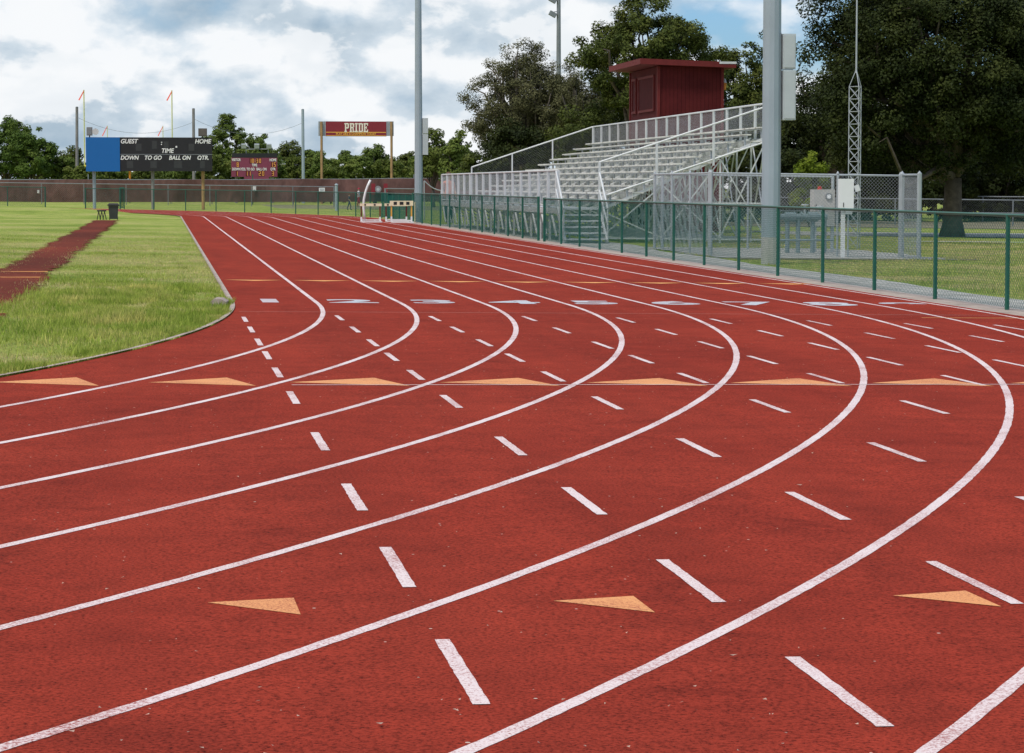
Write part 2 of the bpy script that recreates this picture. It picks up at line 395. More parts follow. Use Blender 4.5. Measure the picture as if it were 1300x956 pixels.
# straight dashed lines of the sprint chute
DASH = [[26.86, 24.96, 22.95, 21.15, 19.19, 16.9, 13.98, 11.45, 9.32, 7.28, 5.3], [27.27, 25.03, 22.89, 20.99, 18.96, 16.59, 13.7, 11.26, 8.92, 6.9, 5.0], [27.2, 25.1, 22.94, 20.92, 18.82, 16.47, 13.58, 11.03, 8.81, 6.75, 4.8],
        [27.29, 25.03, 22.65, 20.77, 18.68, 16.23, 13.32, 10.8, 8.6, 6.55], [27.07, 24.83, 22.75, 20.72, 18.68, 16.14, 13.1, 10.55, 8.4, 6.6], [26.92, 24.66, 22.6, 20.6, 18.49, 15.95, 12.9, 10.3, 8.2],
        [26.65, 24.31, 22.24, 20.3, 18.2, 15.7, 12.6], [26.15, 23.88, 21.85, 19.9, 17.8, 15.3], [25.92, 23.6, 21.5, 19.5, 17.4]]
for k, vs_ in enumerate(DASH):
    b = MB()
    for v in vs_:
        u = U0+0.03+k*LW+(0.02 if 3 <= k <= 6 else -0.05 if k == 7 else -0.14 if k == 8 else 0)
        ribbon(b, [(u, v-0.5+0.05*q) for q in range(21)], 0.050, 0.0146, jit=0.002)
    b.build('dashed_line', M['white'], kind='structure')
# thin cross lines
b = MB(); ribbon(b, [(U0+0.02+0.5*i, 28.55) for i in range(20)], 0.022, 0.0144); b.build('finish_line', M['faint'], kind='structure')
b = MB(); ribbon(b, [(0.93+0.5*i, 17.96+0.02*i/2) for i in range(17)], 0.03, 0.0158); b.build('exchange_line', M['white'], kind='structure')
b = MB(); ribbon(b, [(8.9+0.25*i, 27.9) for i in range(6)], 0.05, 0.0144); b.build('cross_line', M['gold_pale'], kind='structure')
def polar(k, base_th, ds):
    r = RAD+k*LW; t = R_(base_th)+ds/r
    return (CU+r*math.cos(t), V0+r*math.sin(t))
def tri(pts, mat, z=0.0140):
    b = MB(); b.add([(x, y, gz0(x)+z) for x, y in pts], [(0, 1, 2)]); b.build('exchange_triangle', mat, kind='structure')
for n in range(9):
    kc = n+0.58; th = math.degrees(math.asin((18.02-V0)/(RAD+kc*LW)))
    pts = [polar(n+0.14 if n < 2 else n+0.06, th, 0.02), polar(n+0.93, th, 0.0), polar(n+0.52, th, 0.66)]
    tri(pts, M['gold'])
    u = U0+n*LW
    tri([(u+0.08, 38.25), (u+0.55, 37.86), (u+1.0, 38.25)], M['gold_pale'])
for n, th in ((4, -32.8), (5, -32.0), (6, -31.2), (7, -30.33), (8, -29.5)):
    tri([polar(n+0.32, th, 0.04), polar(n+0.70, th, -0.02), polar(n+0.525, th, 0.27)], M['gold'])
# lane numbers, 0.8 m tall stencils
for n in range(1, 10):
    u = U0+(n-1+0.47-0.012*n)*LW; v = 31.25
    o = text('lane_number', str(n), 0.90, M['grey_num'] if n < 2 else M['blue_white'], (u, v, gz0(u)+0.021), flat=True, bold=0.045, depth=0.0, sx=1.0)
    me = o.data
    for q in me.vertices: q.co.z = gz0(q.co.x)+0.0142
    o['kind'] = 'structure'

# loose grit and leaf crumbs on the rubber
rr = random.Random(21); b = MB()
for i in range(900):
    v = 6+rr.random()**1.6*40; u = rr.uniform(-0.22, 0.30)*v
    if math.hypot(u-CU, v-V0) < RAD+0.1 and v < V0: continue
    if u < U0+0.05 and v >= V0: continue
    if u > 10.2: continue
    s_ = rr.uniform(0.003, 0.009)*(1 if rr.random() > 0.03 else 2.0); t0 = rr.uniform(0, 6.28); z = gz0(u)+0.02
    b.add([(u+s_*math.cos(t0+q)*rr.uniform(0.6, 1.2), v+s_*math.sin(t0+q)*rr.uniform(0.6, 1.2), z+rr.uniform(0, 0.006)) for q in (0, 2.1, 4.2)], [(0, 1, 2)])
b.build('grit', simple('grit', (0.42, 0.28, 0.22), 0.9, 0, 0.5, 20), kind='stuff')
# concrete along the fence and the walk behind it
def strip(name, A, B, z, mat, jit=0.0):
    b = MB(); rr = random.Random(3)
    if jit: A = [(x+rr.uniform(-jit, jit), y) for x, y in A]; B = [(x+rr.uniform(-jit, jit), y) for x, y in B]
    two_edges(b, A, B, z); return b.build(name, mat, kind='structure')
vv = [-30+2.0*i for i in range(73)]
strip('concrete_edge', [(10.332, v) for v in vv], [(10.92, v) for v in vv], 0.008, M['kerb'])
vv2 = [-30+1.0*i for i in range(131)]
strip('walkway', [(10.92, v) for v in vv2], [(12.1+0.12*math.sin(v*0.5)+(0.5*sst((v-56)/8)), v) for v in vv2], 0.002, M['concrete'], 0.05)
strip('gravel_pad', [(12.4, 53.6+0.5*i) for i in range(20)], [(17.9, 53.6+0.5*i) for i in range(20)], 0.004, M['gravel'], 0.25)
strip('concrete_path', [(22, 83.0), (30, 81.8), (60, 80.0)], [(22, 91.0), (30, 90.5), (60, 89.0)], 0.006, M['gravel'])
strip('pale_strip', [(22.6+0.5*i, 71.5) for i in range(20)], [(22.6+0.5*i, 72.3) for i in range(20)], 0.05, M['gravel'])
strip('bare_soil', [(24, 104.0), (40, 103), (60, 102)], [(24, 128), (40, 128), (60, 128)], 0.004, M['dirt'])
strip('dirt_strip', [(12.6, 52.6), (16, 52.9), (18.4, 53.4)], [(12.6, 53.2), (16, 53.5), (18.6, 54.2)], 0.003, M['dirt'])
# the long jump runway in the infield, ragged at its edges
rr = random.Random(5); A = []; B = []
for i in range(480):
    v = 25+0.16*i
    A.append((-2.72+rr.uniform(-0.14, 0.10)+0.04*math.sin(v*0.8), v)); B.append((-1.84+rr.uniform(-0.12, 0.16)+0.05*math.sin(v*0.55+1), v))
b = MB(); two_edges(b, A, B, 0.004); b.build('jump_runway', M['runway'], kind='structure')
for v in (38.8, 41.3):
    b = MB(); two_edges(b, [(-2.68, v), (-2.4, v)], [(-2.66, v+0.12), (-2.4, v+0.12)], 0.008)
    b.box((-2.5, v, gz0(-2.3)+0.0), (-1.9, v+0.10, gz0(-2.3)+0.010)); b.build('takeoff_line', M['gold_pale'], kind='structure')

# grass blades standing on the ground near the lens (beyond counting: stuff)
def blades(name, n, sampler, hmin, hmax, w, mat, seed):
    rg = np.random.default_rng(seed)
    P = sampler(rg, n); n = len(P)
    zz = SLOPE*np.clip(P[:, 0], -45, 45)-0.012
    a = rg.uniform(0, 2*np.pi, n); h = rg.uniform(hmin, hmax, n)*P[:, 2]; wd = w*rg.uniform(0.6, 1.3, n)
    lean = rg.uniform(0.1, 0.7, n)*h; la = rg.uniform(0, 2*np.pi, n)
    base = np.stack([P[:, 0], P[:, 1], zz], 1)
    dx = np.stack([np.cos(a)*wd, np.sin(a)*wd, np.zeros(n)], 1)
    tip = base+np.stack([np.cos(la)*lean, np.sin(la)*lean, h], 1)
    V = np.stack([base-dx, base+dx, tip], 1).reshape(-1, 3)
    o = np_mesh(name, V, np.arange(3*n).reshape(-1, 3), mat); o['kind'] = 'stuff'
    return o
def inside(u, v):
    r = np.where(v < V0, np.hypot(u-CU, v-V0), u-CU)
    return RAD-0.03-r
def vnoise(u, v, s, seed):
    rg = np.random.default_rng(seed); t = 0
    for i in range(6):
        a, b_, c = rg.uniform(-1, 1, 3); t = t+np.sin((u*a+v*b_)*s*(1+i*0.5)+c*9)
    return t/3.5
def infield(rg, n):
    u = rg.uniform(-9.5, 0.9, n); v = 15.5+rg.power(0.75, n)*75
    d = inside(u, v); e_ = 0.16*rg.normal(0, 1, n); on = (u > -2.66+e_) & (u < -1.90-e_)
    k = (d > 0) & ~(on & (v > 29)) & (rg.uniform(0, 1, n) > (v-45)/45); u, v, d = u[k], v[k], d[k]
    patch = np.clip(0.75+0.35*vnoise(u, v, 0.9, 2), 0.35, 1.3)*np.clip((95-v)/40, 0.2, 1)
    return np.stack([u, v, patch], 1)
blades('infield_grass', 330000, infield, 0.02, 0.06, 0.005, M['blade'], 1)
def weeds(rg, n):
    u = rg.normal(-0.35, 0.75, n); v = rg.normal(30.5, 3.8, n)
    d = inside(u, v); on = (u < -1.85)
    k = (d > 0.02) & ~(on & (v > 30)); u, v, d = u[k], v[k], d[k]
    m = vnoise(u, v, 2.2, 9); k = (m > -0.25); u, v, m = u[k], v[k], m[k]
    return np.stack([u, v, np.clip(0.55+0.5*m, 0.3, 1.3)], 1)
blades('tall_weeds', 46000, weeds, 0.05, 0.16, 0.007, M['weed'], 4)
def edge_weeds(rg, n):
    th = rg.uniform(-30, -0.3, n)*np.pi/180; r = RAD+0.0-np.abs(rg.normal(0, 0.20, n))
    u = CU+r*np.cos(th); v = V0+r*np.sin(th)
    m = vnoise(u, v, 2.6, 13); k = m > 0.0
    return np.stack([u[k], v[k], np.clip(0.4+0.5*m[k], 0.3, 1)], 1)
blades('kerb_weeds', 26000, edge_weeds, 0.04, 0.13, 0.006, M['weed'], 8)
def right_lawn(rg, n):
    u = rg.uniform(12.3, 26, n); v = rg.uniform(33, 84, n)
    k = (u/v < 0.40) & (u/v > 0.2) & ~((u > 12.4) & (u < 17.9) & (v > 53.4) & (v < 63.3)) & ~((v > 80.5) & (u > 22))
    u, v = u[k], v[k]
    return np.stack([u, v, np.clip(0.7+0.4*vnoise(u, v, 0.7, 21), 0.3, 1.3)], 1)
blades('lawn_grass', 150000, right_lawn, 0.03, 0.08, 0.007, M['blade'], 6)

# ------------------------------------------------------------------ fences
def chain(b, p, q, z0, z1, pitch, r, zp=None, zq=None):
    """woven wire between two ground points; diagonal wires as 3-sided rods"""
    p = Vector((p[0], p[1], 0)); q = Vector((q[0], q[1], 0)); L = (q-p).length; d = (q-p)/L
    ga = gz0(p.x) if zp is None else zp; gb = gz0(q.x) if zq is None else zq
    H = z1-z0; nrm = Vector((-d.y, d.x, 0))
    n = int((L+H)/pitch)+1
    vs = []; fs = []
    offs = [(r*math.cos(t), r*math.sin(t)) for t in (math.pi/2, math.pi/2+2.094, math.pi/2+4.189)]
    for fam in (1, -1):
        for i in range(n):
            s = i*pitch-H
            a, c = s, s+H; za, zc = 0.0, H
            if a < 0: za, a = -a, 0.0
            if c > L: zc, c = H-(c-L), L
            if c-a < 0.01: continue
            if fam < 0: za, zc = H-za, H-zc
            P = p+d*a+Vector((0, 0, ga+(gb-ga)*a/L+z0+za)); Q = p+d*c+Vector((0, 0, ga+(gb-ga)*c/L+z0+zc))
            P += nrm*(0.003*fam); Q += nrm*(0.003*fam)
            e = (Q-P).normalized(); up = nrm.cross(e)
            k = len(vs)
            for X in (P, Q):
                for x, y in offs: vs.append(X+nrm*x+up*y)
            fs += [(k, k+1, k+4, k+3), (k+1, k+2, k+5, k+4), (k+2, k, k+3, k+5)]
    b.add(vs, fs)
def fence(name, label, pts, H, post_step, mats, pitch, r, pr=0.03, rail=0.022, group=None, z0=0.04, mid=False, gfun=gz0, ends=True, cap=False, wave=False):
    mp, mw = mats
    # resample polyline
    P = [Vector((x, y, 0)) for x, y in pts]
    seg = [(P[i+1]-P[i]).length for i in range(len(P)-1)]; T = sum(seg)
    def along(s):
        for i, l in enumerate(seg):
            if s <= l or i == len(seg)-1: return P[i]+(P[i+1]-P[i])*(s/l)
            s -= l
    n = max(1, round(T/post_step)); S = [along(T*i/n) for i in range(n+1)]
    org = Vector((S[0].x, S[0].y, gfun(S[0].x)))
    t = thing(name, label, 'fence', org, group)
    for i, s in enumerate(S):
        g = gfun(s.x); e = 1.35 if i in (0, n) else 1
        b = MB(org).tube((s.x, s.y, g-0.05), (s.x, s.y, g+H+(0.03 if i in (0, n) else 0)), pr*e, n=8)
        if cap: b.tube((s.x, s.y, g+H+0.03), (s.x, s.y, g+H+0.09), pr*1.3, 0.004, n=8)
        b.build('post', mp, t, smooth=False)
    pl = [along(T*i/(n*3)) for i in range(n*3+1)]
    for zz in ((H,) if not mid else (H, H*0.5)):
        b = MB(org).path([(q.x, q.y, gfun(q.x)+zz) for q in pl], rail, 6)
        b.build('top_rail' if zz == H else 'mid_rail', mp, t)
    b = MB(org)
    for i in range(n):
        chain(b, S[i], S[i+1], z0, H+0.01, pitch, r, gfun(S[i].x), gfun(S[i+1].x))
    b.build('wire_mesh', mw, t)
    return t
GM = (M['green_metal'], M['green_wire'])
FU = 10.72
FG = 'green fence along the track'
fence('chain_link_fence', 'green chain-link fence nearest the camera beside the grass and concrete walk', [(FU, 24.15), (FU, 68.4)], 1.22, 3.03, GM, 0.066, 0.0024, group=FG)
fence('chain_link_fence', 'green chain-link fence in front of the bleacher walkway, left of its gate gap', [(FU, 69.5), (FU, 97.5), (10.62, 104)], 1.25, 3.03, GM, 0.08, 0.0021, group=FG)
def outer(th): return arc(9.28, th, False)
fence('chain_link_fence', 'green chain-link fence curving round the far bend behind the hurdles', [(10.62, 104.2), (10.6, 115.2)]+[outer(3+3*i) for i in range(0, 16)], 1.22, 3.0, GM, 0.09, 0.0032, group=FG)
fence('chain_link_fence', 'green chain-link fence at the left beyond the infield grass', [outer(52+2.5*i) for i in range(0, 14)], 1.25, 3.0, GM, 0.09, 0.0032, group=FG)
# small gate leaf, folded open
g0 = at(155, 262, 149); g0.z = gz0(g0.x)
t = thing('fence_gate', 'narrow green gate leaf standing open in the far fence by the scoreboard', 'gate', g0)
b = MB(g0)
for dx in (-0.13, 0.13): b.tube((g0.x+dx, g0.y, g0.z), (g0.x+dx, g0.y, g0.z+1.3), 0.03)
b.tube((g0.x-0.13, g0.y, g0.z+1.28), (g0.x+0.13, g0.y, g0.z+1.28), 0.03); b.tube((g0.x-0.13, g0.y, g0.z+0.1), (g0.x+0.13, g0.y, g0.z+0.1), 0.03)
b.build('frame', M['green_metal'], t)
b = MB(g0); chain(b, (g0.x-0.13, g0.y), (g0.x+0.13, g0.y), 0.1, 1.26, 0.035, 0.006); b.build('wire_mesh', M['green_wire'], t)

GV = (M['galv'], M['galv_wire'])
GD = (M['galv_dark'], M['galv_dark'])
fence('chain_link_fence', 'grey chain-link fence with thin posts in front of the brown windscreen wall', [(-30, 181), (uof(424, 181), 181)], 1.5, 3.03, GD, 0.14, 0.003, 0.03, 0.03)
fence('chain_link_fence', 'short grey chain-link fence behind the hurdles, left of the far light pole', [(uof(489, 165), 165), (uof(527, 165), 165)], 1.42, 2.1, GD, 0.14, 0.003, 0.05, 0.035)
# tall utility enclosure
EH = 1.9
fence('enclosure_fence', 'tall grey chain-link front of the pipe enclosure behind the green fence', [(12.5, 55), (17.0, 55)], EH, 1.5, (M['galv'], M['galv_wire']), 0.084, 0.0036, 0.028, 0.024, 'utility enclosure fencing', cap=True)
fence('enclosure_fence', 'tall grey chain-link side of the pipe enclosure nearest the bleachers', [(12.5, 55.15), (12.5, 61.5)], EH, 2.1, (M['galv'], M['galv_wire']), 0.09, 0.0022, 0.028, 0.024, 'utility enclosure fencing', cap=True)
fence('enclosure_fence', 'tall grey chain-link back of the pipe enclosure in front of the mast', [(12.7, 61.5), (17.2, 61.5)], EH, 2.2, (M['galv'], M['galv_wire']), 0.072, 0.0022, 0.03, 0.022, 'utility enclosure fencing')
fence('enclosure_gate', 'open grey chain-link gate leaf at right end of the pipe enclosure', [(17.03, 54.95), (17.08, 53.8)], EH+0.02, 1.15, (M['galv'], M['galv_wire']), 0.06, 0.0035, 0.04, 0.026, cap=True)
# low grey fences far right
fence('chain_link_fence', 'low grey fence far behind the big oak trunk at right', [(uof(985, 112), 112), (46, 112)], 1.25, 3.0, GD, 0.12, 0.003, 0.035, 0.03, mid=True)
fence('chain_link_fence', 'second low grey fence in the dark behind the oak trunk', [(uof(1170, 128), 128), (56, 122)], 1.4, 3.2, GD, 0.14, 0.003, 0.035, 0.03)

# brown windscreen wall behind the far bend
WV = 200.0
w0 = Vector((-62, WV, 0))
t = thing('windscreen_fence', 'long brown windscreen covered fence across the far side of the ground', 'fence', w0)
b = MB(w0); rr = random.Random(2)
xs = [-62+1.6*i for i in range(66)]
def wtop(x): return 1.9+0.10*sst((x-2)/20)+0.12*math.sin(x*0.7)*0.25
poly = []
for i in range(len(xs)-1):
    a, c = xs[i], xs[i+1]; y0 = WV+rr.uniform(-0.03, 0.03)
    b.add([(a, WV, 0.1), (c, WV, 0.1), (c, WV+0.02, wtop(c)), (a, WV+0.02, wtop(a)), ((a+c)/2, WV-0.06, 1.0)], [(0, 1, 4), (1, 2, 4), (2, 3, 4), (3, 0, 4)])
b.build('windscreen', M['screen'], t)
for i in range(0, 32):
    x = -62+3.3*i
    MB(w0).tube((x, WV+0.08, -0.1), (x, WV+0.08, 2.35 if i % 4 == 1 else 2.0), 0.045, n=6).build('post', M['galv_dark'] if i % 3 else M['green_metal'], t)
b = MB(w0).path([(x, WV+0.06, wtop(x)) for x in xs[::3]], 0.035, 6); b.build('top_rail', M['galv_dark'], t)
strip('dry_bank', [(-62, 168), (12, 166), (45, 160)], [(-62, 200), (12, 200), (45, 200)], 0.0, M['dry'])

# ------------------------------------------------------------------ bleachers
BV0, BV1, BU0, BU1 = 68.3, 97.3, 12.3, 17.2
NR = 10
DECK, TOPZ = 0.86, 2.74
bz = lambda u: gz0(u)
org = Vector((BU0, BV0, gz0(BU0)))
bl = thing('bleachers', 'weathered aluminium bleachers with mesh guard rails rising right of the track', 'bleachers', org)
rise = (TOPZ-DECK)/(NR-1); run = (BU1-BU0)/NR
rr = random.Random(11)
for i in range(NR):
    u = BU0+i*run; z = DECK+i*rise
    v0 = BV0+0.02; v1 = BV1-rr.uniform(0, 0.3)
    if i:
        b = MB(org)
        b.box((u-0.02, v0, z-0.04), (u+run*0.62, v1, z)); b.build('footboard', M['alu'], bl)
        b = MB(org); b.box((u-0.045, v0, z-rise+0.01), (u-0.022, v1, z-0.045)); b.build('riser', M['alu'], bl)
    # seat plank, in lengths butted end to end
    b = MB(org); s0 = v0; sz = z+0.40
    while s0 < v1-0.5:
        s1 = min(v1+0.25, s0+4.5); b.box((u+run*0.48, s0, sz-0.045+rr.uniform(-0.006, 0.006)), (u+run*0.48+0.245, s1-0.015, sz+rr.uniform(-0.006, 0.006))); s0 = s1
    b.build('seat_plank', M['alu'], bl)
    b = MB(org)
    b.box((u+run*0.62-0.02, v0, sz-0.075), (u+run*0.62+0.07, v1, sz-0.05))
    for j in range(16):
        v = BV0+0.15+j*1.825
        if v < v1: b.box((u+run*0.62, v, z), (u+run*0.62+0.05, v+0.06, sz-0.05))
    b.build('seat_bracket', M['galv'], bl)
# frames
for j in range(16):
    v = BV0+0.06+j*1.825
    b = MB(org)
    us = [BU0+0.05, BU0+1.8, BU0+3.5, BU1-0.05]
    tops = [DECK+(u-BU0)/run*rise-0.1 for u in us]
    for u, tz in zip(us, tops): b.bar((u, v, gz0(u)), (u, v, tz), 0.05)
    b.bar((us[0], v, tops[0]), (us[-1], v, tops[-1]), 0.05, 0.08)
    b.bar((us[0], v, gz0(us[0])+0.12), (us[-1], v, gz0(us[-1])+0.12), 0.045)
    b.bar((us[1], v, 0.95), (us[3], v, 0.95), 0.04)
    for a, c in ((0, 1), (1, 2), (2, 3)):
        b.bar((us[a], v+0.03, gz0(us[a])+0.15), (us[c], v+0.03, tops[c]-0.08), 0.035)
        b.bar((us[c], v-0.03, gz0(us[c])+0.15), (us[a], v-0.03, tops[a]-0.05), 0.035)
    b.build('support_frame', M['alu_clean'], bl)
for u in (BU0+1.8, BU0+3.5, BU1-0.05):     # long cross braces between frames
    b = MB(org); tz = DECK+(u-BU0)/run*rise-0.2
    b.bar((u, BV0+0.06, 0.9), (u, BV0+0.06+15*1.825, 0.9), 0.04)
    for j in range(0, 15, 2):
        v = BV0+0.06+j*1.825
        b.bar((u+0.03, v, gz0(u)+0.15), (u+0.03, v+1.825, tz), 0.035); b.bar((u-0.03, v, tz), (u-0.03, v+1.825, gz0(u)+0.15), 0.035)
    b.build('cross_brace', M['alu_clean'], bl)
# front walkway with its legs and braces
WU0 = 11.1; SV0 = 66.95; WVN = 68.3
b = MB(org).box((WU0, WVN, DECK-0.09), (BU0-0.03, BV1, DECK-0.03)); b.box((WU0-0.02, WVN, DECK-0.2), (WU0+0.03, BV1, DECK-0.092)); b.build('walkway_deck', M['alu_clean'], bl)
for j in range(16):
    v = WVN+0.05+j*1.83
    b = MB(org).bar((WU0+0.06, v, gz0(11)), (WU0+0.06, v, DECK-0.21), 0.06)
    b.bar((WU0+0.06, v+0.06, 0.62), (BU0-0.02, v+0.06, gz0(12)+0.1), 0.05); b.bar((WU0-0.02, v+0.95, 0.60), (WU0-0.02, v+0.12, gz0(11)+0.16), 0.05)
    b.build('walkway_leg', M['alu_clean'], bl)
def guard(pts, label, H, step, wide=0.07, bottom=True, pitch=0.1, r=0.0022, mesh=True):
    """guard rail along a 3D polyline of its foot: posts, top and bottom rails, wire mesh"""
    A, B = Vector(pts[0]), Vector(pts[1]); L = (B-A).length; n = max(1, round(L/step))
    gr = MB(org)
    gr.tube(A+Vector((0, 0, H)), B+Vector((0, 0, H)), 0.028)
    if bottom: gr.tube(A+Vector((0, 0, 0.06)), B+Vector((0, 0, 0.06)), 0.026)
    g = gr.build('guard_rail', M['alu_clean'], bl)
    for i in range(n+1):
        p = A+(B-A)*(i/n)
        MB(org).bar(p-Vector((0, 0, 0.12)), p+Vector((0, 0, H)), wide, 0.05).build('post', M['alu_clean'], g)
    d = (B-A); dxy = math.hypot(d.x, d.y)
    if not mesh: return
    b = MB(org)
    chain(b, A, B, 0.08, H-0.01, pitch, r, A.z, B.z); b.build('wire_mesh', M['galv_wire'], g)
guard([(WU0, BV1, DECK-0.03), (WU0, WVN, DECK-0.03)], '', 1.06, 1.83, 0.085)
guard([(BU1+0.05, BV1, TOPZ), (BU1+0.05, BV0, TOPZ)], '', 1.08, 1.83, 0.075)
guard([(BU0, BV1+0.04, DECK+0.25), (BU1+0.03, BV1+0.04, TOPZ)], '', 1.08, 1.75, 0.05, bottom=False)
guard([(BU0-0.02, BV0-0.04, DECK+0.20), (BU1+0.03, BV0-0.04, TOPZ-0.05)], '', 1.06, 1.75, 0.06, bottom=True, mesh=False)
# stair up to the walkway, climbing away from the camera
st = MB(org)
for s in (WU0-0.02, BU0-0.04):
    st.bar((s, SV0, gz0(11)+0.02), (s, WVN, DECK-0.08), 0.05, 0.2)
stair = st.build('stair_stringer', M['alu_clean'], bl)
nst = 6
for i in range(nst):
    f = (i+0.5)/nst; v = SV0+(WVN-SV0)*f; z = gz0(11)+(DECK-gz0(11))*f+0.04
    MB(org).box((WU0, v-0.14, z-0.04), (BU0-0.065, v+0.14, z)).build('tread', M['alu_clean'], stair)
for s in (WU0-0.06, BU0-0.02):
    b = MB(org); lo = Vector((s, SV0, gz0(11))); hi = Vector((s, WVN, DECK))
    b.tube(lo+Vector((0, 0, 0.95)), hi+Vector((0, 0, 1.0)), 0.028); b.tube(lo+Vector((0, 0, 0.5)), hi+Vector((0, 0, 0.5)), 0.022)
    for f in (0.02, 0.5, 1.0):
        p = lo+(hi-lo)*f; b.tube(p, p+Vector((0, 0, 0.97)), 0.026)
    b.build('handrail', M['alu_clean'], bl)

# ------------------------------------------------------------------ press box
pu0, pu1, pv0, pv1 = 17.75, 20.1, 86.7, 92.0
ptop = at(838, 84, pv0).z
org = Vector((pu0, pv0, gz0(pu0)))
pb = thing('press_box', 'tall maroon press box with overhanging flat roof behind the bleachers', 'press box', org)
MB(org).box((pu0, pv0, gz0(pu0)), (pu1, pv1, ptop)).build('wall', M['siding'], pb)
b = MB(org)
for (x, y) in ((pu0, pv0), (pu1, pv0), (pu0, pv1)): b.box((x-0.05, y-0.05, gz0(pu0)), (x+0.05, y+0.05, ptop-0.003))
b.build('corner_trim', M['maroon'], pb)
zf = at(817, 74, pv0-0.4).z; zr = at(930, 79, pv0-0.4).z
b = MB(org)
r0, r1, q0, q1 = pu0-0.75, pu1+0.42, pv0-0.4, pv1+0.5
b.add([(r0, q0, zf-0.2), (r1, q0, zr-0.2), (r1, q1, zr-0.2), (r0, q1, zf-0.2), (r0, q0, zf), (r1, q0, zr), (r1, q1, zr), (r0, q1, zf)],
      [(0, 3, 2, 1), (4, 5, 6, 7), (0, 1, 5, 4), (1, 2, 6, 5), (2, 3, 7, 6), (3, 0, 4, 7)])
roof = b.build('roof', M['maroon'], pb)
MB(org).box((r1-0.62, q0-0.012, zr-0.06), (r1+0.01, q0-0.002, zr+0.022)).build('metal_flashing', M['alu_clean'], roof)
MB(org).box((r0-0.02, q0-0.02, zf+0.002), (r1+0.02, q0+0.16, zf+0.028)).build('roof_edge', M['maroon_sign'], roof) if abs(zf-zr) < 0.03 else None
# shuttered windows on the side facing the field
for (a, c, lo, hi) in ((pv0+0.75, pv0+3.5, 0, 0), (pv0+4.15, pv0+4.75, 0, 0)):
    z0 = ptop-1.5; z1 = ptop-0.36
    w = MB(org).box((pu0-0.03, a, z0), (pu0-0.004, c, z1)).build('window_shutter', M['maroon_dark'], pb)
    b = MB(org)
    for (y0, y1, s0, s1) in ((a-0.09, a, z0-0.09, z1+0.09), (c, c+0.09, z0-0.09, z1+0.09), (a, c, z1, z1+0.09), (a, c, z0-0.09, z0)): b.box((pu0-0.06, y0, s0), (pu0-0.004, y1, s1))
    b.build('window_frame', M['maroon'], w)
lp = at(914, 107, pv0+0.3)
b = MB(org).tube((pu1+0.03, lp.y, lp.z+0.2), (pu1+0.14, lp.y, lp.z+0.22), 0.02).tube((pu1+0.14, lp.y, lp.z+0.2), (pu1+0.14, lp.y, lp.z+0.05), 0.05, 0.10)
b.cur = 1; b.tube((pu1+0.14, lp.y, lp.z+0.05), (pu1+0.14, lp.y, lp.z-0.2), 0.09, 0.06); b.build('wall_lamp', [M['lamp_glass'], M['orange']], pb)

# ------------------------------------------------------------------ light poles
def octa(b, x, y, z0, z1, r0, r1): b.tube((x, y, z0), (x, y, z1), r0, r1, n=12)
pu, pv = uof(979, 49.3), 49.3
g = gz0(pu); org = Vector((pu, pv, g))
t = thing('light_pole', 'thick grey light pole in foreground beside concrete walk with two pale boxes', 'light pole', org)
zs = at(979, 301, pv).z
b = MB(org); octa(b, pu, pv, g-0.2, zs, 0.206, 0.204); b.build('base_section', M['pole_base'], t)
b = MB(org); octa(b, pu, pv, zs, 15, 0.2045, 0.165); b.build('shaft', M['pole'], t)
for ya, yb_ in ((43.5, 88), (89.5, 152.5)):
    lo = at(990.5, yb_, pv); hi = at(1008, ya, pv)
    bx = MB(org).box((lo.x+0.02, pv-0.16, lo.z), (hi.x, pv+0.16, hi.z)).build('control_box', M['boxgrey'], t)
    MB(org).box((lo.x+0.04, pv-0.172, lo.z+0.03), (hi.x-0.02, pv-0.162, hi.z-0.03)).build('door', M['boxgrey'], bx)
b = MB(org)
for z in (at(0, 60, pv).z, at(0, 75, pv).z, at(0, 105, pv).z, at(0, 140, pv).z): b.box((pu+0.15, pv-0.05, z), (at(992, 0, pv).x, pv+0.05, z+0.04))
b.tube((pu+0.16, pv-0.12, zs), (pu+0.16, pv-0.10, 4.6), 0.014)
b.build('bracket', M['galv_dark'], t)
b = MB(org).bar((pu-1.4, pv, 14.6), (pu+1.4, pv, 14.6), 0.12)
for i in range(5): b.box((pu-1.4+0.65*i, pv-0.3, 14.7), (pu-1.0+0.65*i, pv+0.1, 15.1))
b.build('floodlight_bar', M['galv_dark'], t)
pu, pv = uof(531.5, 105.5), 105.5
g = gz0(pu); org = Vector((pu, pv, g))
t = thing('light_pole', 'slimmer grey light pole rising behind the hurdles at track end', 'light pole', org)
b = MB(org); octa(b, pu, pv, g-0.2, 15, 0.185, 0.115); b.build('shaft', M['pole'], t)
for ya, yb_ in ((150, 169.5), (170.3, 196.5)):
    lo = at(536.2, yb_, pv); hi = at(543, ya, pv)
    MB(org).box((lo.x, pv-0.14, lo.z), (hi.x, pv+0.14, hi.z)).build('control_box', M['boxgrey'], t)
b = MB(org).bar((pu-1.4, pv, 14.6), (pu+1.4, pv, 14.6), 0.12)
for i in range(5): b.box((pu-1.4+0.65*i, pv-0.3, 14.7), (pu-1.0+0.65*i, pv+0.1, 15.1))
b.build('floodlight_bar', M['galv_dark'], t)
